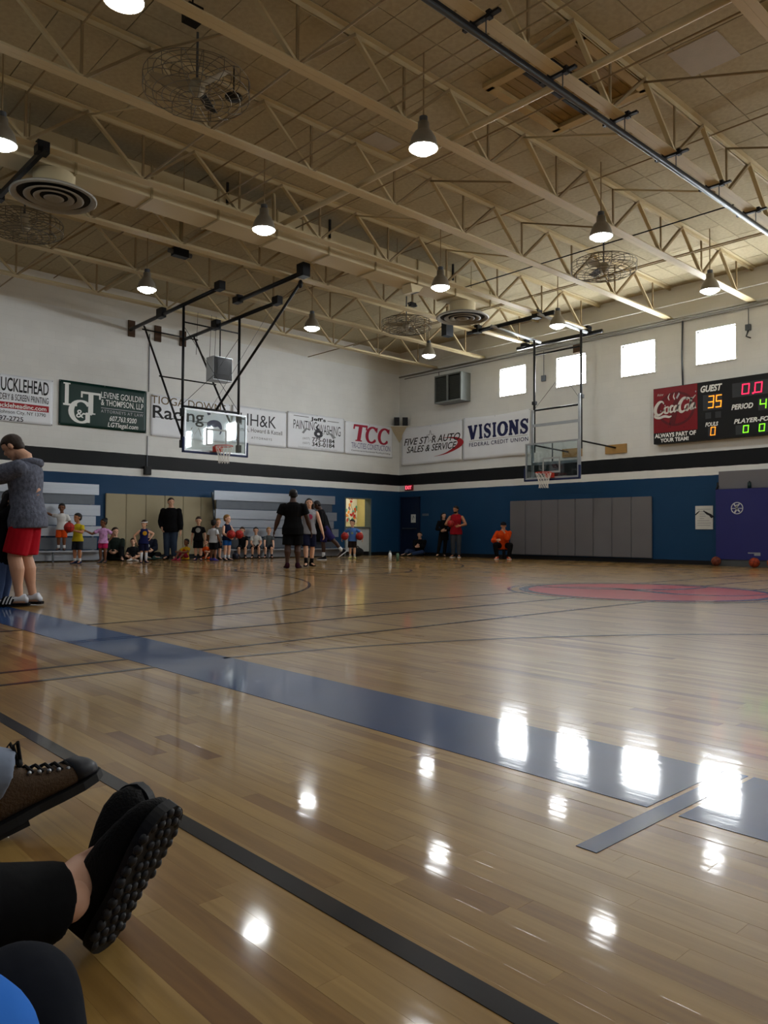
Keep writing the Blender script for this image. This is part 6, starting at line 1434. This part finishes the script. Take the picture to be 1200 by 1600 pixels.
# wearer of the black slip-ons: trousers, bare instep, two shoes
def leg_chain(mb, pts, rad, n=16): mb.tube(pts, rad, n, cap=True)
def sitter(label, hips, knees_, ankles, legcol, topcol, rk=1.0, head=(0, 0, 1), hair='brown', skin='fair', trous='trousers', cuff=0.05):
    """someone sitting on the floor against the near wall with legs stretched out"""
    c = (Vector(hips[0]) + Vector(hips[1])) / 2
    t = thing('person', label, 'person', (c.x, c.y, 0))
    body = MB(); tr = MB(); tp = MB()
    for i in (0, 1):
        body.tube([hips[i], (Vector(hips[i]) + Vector(knees_[i])) / 2, knees_[i]], [0.085 * rk, 0.075 * rk, 0.055 * rk], 16, cap=True)
        a = Vector(ankles[i]); kn = Vector(knees_[i])
        body.tube([kn, kn * 0.7 + a * 0.3, kn * 0.25 + a * 0.75, a], [0.055 * rk, 0.055 * rk, 0.04 * rk, 0.034 * rk], 16, cap=True)
        tr.tube([hips[i], (Vector(hips[i]) + kn) / 2, kn], [0.1 * rk, 0.09 * rk, 0.07 * rk], 16, cap=True)
        lo = a + (kn - a).normalized() * cuff
        tr.tube([kn, kn * 0.75 + a * 0.25, kn * 0.4 + a * 0.6, lo], [0.07 * rk, 0.07 * rk, 0.064 * rk, 0.06 * rk], 18)
    N_ = c + Vector((-0.08, 0, 0.55)); Yd = Vector((0, 1, 0)); Xd = Vector((1, 0, 0))
    for mbx, g_ in ((body, 0), (tp, 0.015)):
        rs = []
        for u, w_, d_ in ((-0.08, 0.12, 0.1), (0.0, 0.17, 0.125), (0.2, 0.155, 0.115), (0.4, 0.18, 0.115), (0.52, 0.15, 0.09), (0.56, 0.07, 0.07)):
            if mbx is tp and u < -0.01: continue
            q = c + (N_ - c) * (u / 0.55)
            rs.append([q + Yd * ((w_ + g_) * math.cos(2 * math.pi * k / 18)) + Xd * ((d_ + g_) * math.sin(2 * math.pi * k / 18)) for k in range(18)])
        mbx.rings(rs)
    body.tube([N_, N_ + Vector((0, 0, 0.12))], [0.055, 0.05], 12); body.ball(N_ + Vector((0.02, 0, 0.21)), (0.1, 0.075, 0.12), 16, 12); body.ball(N_ + Vector((0.05, 0, 0.15)), (0.065, 0.055, 0.08), 12, 8); body.tube([N_ + Vector((0.105, 0, 0.22)), N_ + Vector((0.128, 0, 0.185))], [0.01, 0.014], 8, cap=True)
    for i, s_ in ((0, -1), (1, 1)):
        sh = N_ + Yd * (0.17 * s_) - Vector((0, 0, 0.04)); hd = (Vector(hips[i]) + Vector(knees_[i])) / 2 + Vector((0, -0.02 * s_, 0.11)); el, hd = ik(sh, hd, 0.29, 0.26, (-0.3, s_ * 1.0, -0.4))
        body.tube([sh, el], [0.05, 0.04], 12, cap=True); body.tube([el, hd], [0.04, 0.027], 12, cap=True)
        d_ = (hd - el).normalized()
        body.ball(hd + d_ * 0.045, (0.035, 0.035, 0.03), 10, 8)
        for q in range(4): body.tube([hd + d_ * 0.07 + Yd * (0.02 * (q - 1.5)), hd + d_ * (0.12 + 0.008 * (q in (1, 2))) + Yd * (0.022 * (q - 1.5)) - Vector((0, 0, 0.012)), hd + d_ * 0.145 + Yd * (0.022 * (q - 1.5)) - Vector((0, 0, 0.035))], [0.0095, 0.009, 0.008], 8, cap=True)
        body.tube([hd + d_ * 0.03 - Yd * (0.03 * s_), hd + d_ * 0.075 - Yd * (0.055 * s_) - Vector((0, 0, 0.01))], [0.012, 0.009], 8, cap=True)
        tp.tube([sh - Yd * (0.04 * s_), sh, el], [0.065, 0.068, 0.055], 12, cap=True); tp.tube([el, el * 0.1 + hd * 0.9], [0.055, 0.04], 12, cap=True)
    fuse(body, 0.009, 'body', SKIN[skin], t, 2)
    fuse(tr, 0.009, trous, cloth(legcol) if isinstance(legcol, str) else legcol, t, 3); fuse(tp, 0.012, 'top_garment', cloth(topcol), t, 2)
    hr_ = MB(); hr_.ball(N_ + Vector((-0.005, 0, 0.235)), (0.11, 0.085, 0.115), 16, 10); hr_.ball(N_ + Vector((-0.05, 0, 0.17)), (0.07, 0.08, 0.1), 12, 8); fuse(hr_, 0.01, 'hair', HAIR[hair], t, 1)
    return t
t1 = sitter('person sitting by the wall in black trousers and black slip-on shoes', ((-0.62, 1.12, 0.11), (-0.62, 1.34, 0.11)), ((0.02, 1.19, 0.27), (0.02, 1.36, 0.16)), ((0.495, 1.30, 0.13), (0.53, 1.40, 0.085)), '#08080a', '#1d1f24', 1.06, cuff=0.026)
F1 = frame((0.56, 1.315, 0.026), (0.10, -0.07, 0.235), (-0.42, 0.8, 0.05)); clog(t1, F1, 0.262, None)
F2 = frame((0.63, 1.43, 0.026), (0.04, -0.03, 0.235), (-0.8, -0.45, 0.0)); clog(t1, F2, 0.24, None)
fuse(MB().tube([(0.47, 1.295, 0.135), F1(0.075, 0, 0.10), F1(0.13, 0, 0.07)], [0.04, 0.037, 0.028], 16, cap=True), 0.005, 'instep', SKIN['fair'], t1, 2)
fuse(MB().tube([(0.50, 1.40, 0.09), F2(0.07, 0, 0.09), F2(0.12, 0, 0.07)], [0.036, 0.034, 0.028], 16, cap=True), 0.005, 'instep', SKIN['fair'], t1, 2)
# wearer of the brown boots
M_BOOT = mat('brown_nubuck', '#4a3826', 0.8, var=0.25, scale=18, bump=0.3, bscale=150); M_TOE = mat('dark_toe_cap', '#23252b', 0.5); M_HOOK = mat('steel_hook', '#9a9da3', 0.3, 0.9); M_LACE = mat('black_lace', '#0c0c0d', 0.8)
def boot(t, F):
    mb = MB(); rs = []
    for (u, w_, lo_, h_) in ((-0.012, 0.02, 0.03, 0.1), (0.0, 0.034, 0.028, 0.165), (0.04, 0.04, 0.028, 0.185), (0.085, 0.041, 0.028, 0.175), (0.115, 0.041, 0.028, 0.135), (0.15, 0.044, 0.028, 0.108), (0.19, 0.049, 0.028, 0.094), (0.225, 0.05, 0.028, 0.088), (0.24, 0.049, 0.028, 0.086)):
        n = 18; q = []
        for j in range(n):
            a = 2 * math.pi * j / n; c_, s_ = math.cos(a), math.sin(a)
            top_ = max(0.0, s_); q.append(F(u, w_ * math.copysign(abs(c_) ** 0.7, c_) * (1 - 0.25 * top_ ** 2), lo_ + (h_ - lo_) * (0.5 + 0.5 * math.copysign(abs(s_) ** 0.8, s_))))
        rs.append(q)
    mb.rings(rs); up_ = mb.build('boot', M_BOOT, t, True)
    tc_ = MB(); rs = []
    for (u, w_, h_) in ((0.232, 0.051, 0.089), (0.255, 0.05, 0.088), (0.275, 0.045, 0.08), (0.292, 0.034, 0.066), (0.303, 0.014, 0.05)):
        rs.append([F(u, w_ * math.copysign(abs(math.cos(2 * math.pi * j / 18)) ** 0.75, math.cos(2 * math.pi * j / 18)), 0.026 + (h_ - 0.026) * (0.5 + 0.5 * math.copysign(abs(math.sin(2 * math.pi * j / 18)) ** 0.85, math.sin(2 * math.pi * j / 18)))) for j in range(18)])
    tc_.rings(rs); tc_.build('toe_cap', M_TOE, up_, True)
    out = [(-0.018, 0.025), (0.0, 0.04), (0.06, 0.044), (0.12, 0.042), (0.18, 0.05), (0.24, 0.053), (0.285, 0.042), (0.308, 0.018)]
    MB().prism([(u, w_) for u, w_ in out] + [(u, -w_) for u, w_ in reversed(out)], lambda u, v, w_: F(u, v, 0.008 + w_), 0.024).build('sole', M_RUBBER, up_)
    MB().prism([(-0.018, 0.028), (0.085, 0.042), (0.085, -0.042), (-0.018, -0.028)], lambda u, v, w_: F(u, v, -0.008 + w_), 0.018).build('heel_block', M_RUBBER, up_)
    for k in range(5):
        a = 0.125 + 0.024 * k; z = 0.128 - 0.010 * k
        for s_ in (-1, 1):
            MB().ball(F(a, s_ * 0.03, z - 0.008), 0.006, 8, 6).build('lace_hook', M_HOOK, up_, True)
        MB().tube([F(a, -0.032, z - 0.008), F(a + 0.004, 0, z + 0.004), F(a + 0.008, 0.032, z - 0.010)], 0.0042, 6).build('lace', M_LACE, up_)
    MB().tube([F(0.115, 0, 0.145), F(0.10, -0.02, 0.19), F(0.118, -0.03, 0.20), F(0.12, -0.005, 0.15)], 0.0045, 6).build('lace_loop', M_LACE, up_); MB().tube([F(0.115, 0, 0.145), F(0.11, 0.02, 0.205), F(0.124, 0.02, 0.21), F(0.12, 0.005, 0.15)], 0.0045, 6).build('lace_loop', M_LACE, up_)
    MB().tube([F(0.112, -0.018, 0.15), F(0.118, 0, 0.158), F(0.112, 0.018, 0.15)], 0.008, 8, cap=True).build('lace_knot', M_LACE, up_)
    MB().tube([F(0.0, 0.034, 0.16), F(0.045, 0.036, 0.182), F(0.09, 0.03, 0.174), F(0.1, 0, 0.176), F(0.09, -0.03, 0.174), F(0.045, -0.036, 0.182), F(0.0, -0.034, 0.16)], 0.011, 8, cap=True).build('padded_collar', M_TOE, up_, True)
t2 = sitter('person sitting by the wall in pale jeans and brown hiking boots', ((-0.72, 2.12, 0.12), (-0.72, 2.36, 0.12)), ((-0.12, 2.05, 0.42), (-0.16, 2.5, 0.45)), ((0.575, 2.0, 0.16), (0.28, 2.45, 0.13)), '#7d8798', '#3a4150', 1.08, cuff=-0.03)
boot(t2, scaled(frame((0.575, 2.0, 0.012), (0.27, 0.01, 0.085), (-0.3, 0.0, 0.95)), 0.92))
boot(t2, frame((0.25, 2.42, 0.008), (0.3, 0.08, 0.02), (-0.05, 0, 0.99)))
# someone in a bright blue top with dark jeans close by
t3 = sitter('person in bright blue top and dark jeans beside the black slip-on shoes', ((-0.36, 0.46, 0.10), (-0.36, 0.70, 0.10)), ((0.06, 0.40, 0.16), (0.275, 0.86, 0.24)), ((0.25, 0.22, 0.06), (0.27, 0.76, 0.06)), '#14171f', '#2456a8', 0.95)
fuse(MB().tube([(-0.2, 0.57, 0.40), (0.02, 0.60, 0.385), (0.14, 0.615, 0.355)], [0.10, 0.095, 0.075], 16, cap=True), 0.008, 'jacket_hem', cloth('#2f6fc9'), t3, 3)
flush()
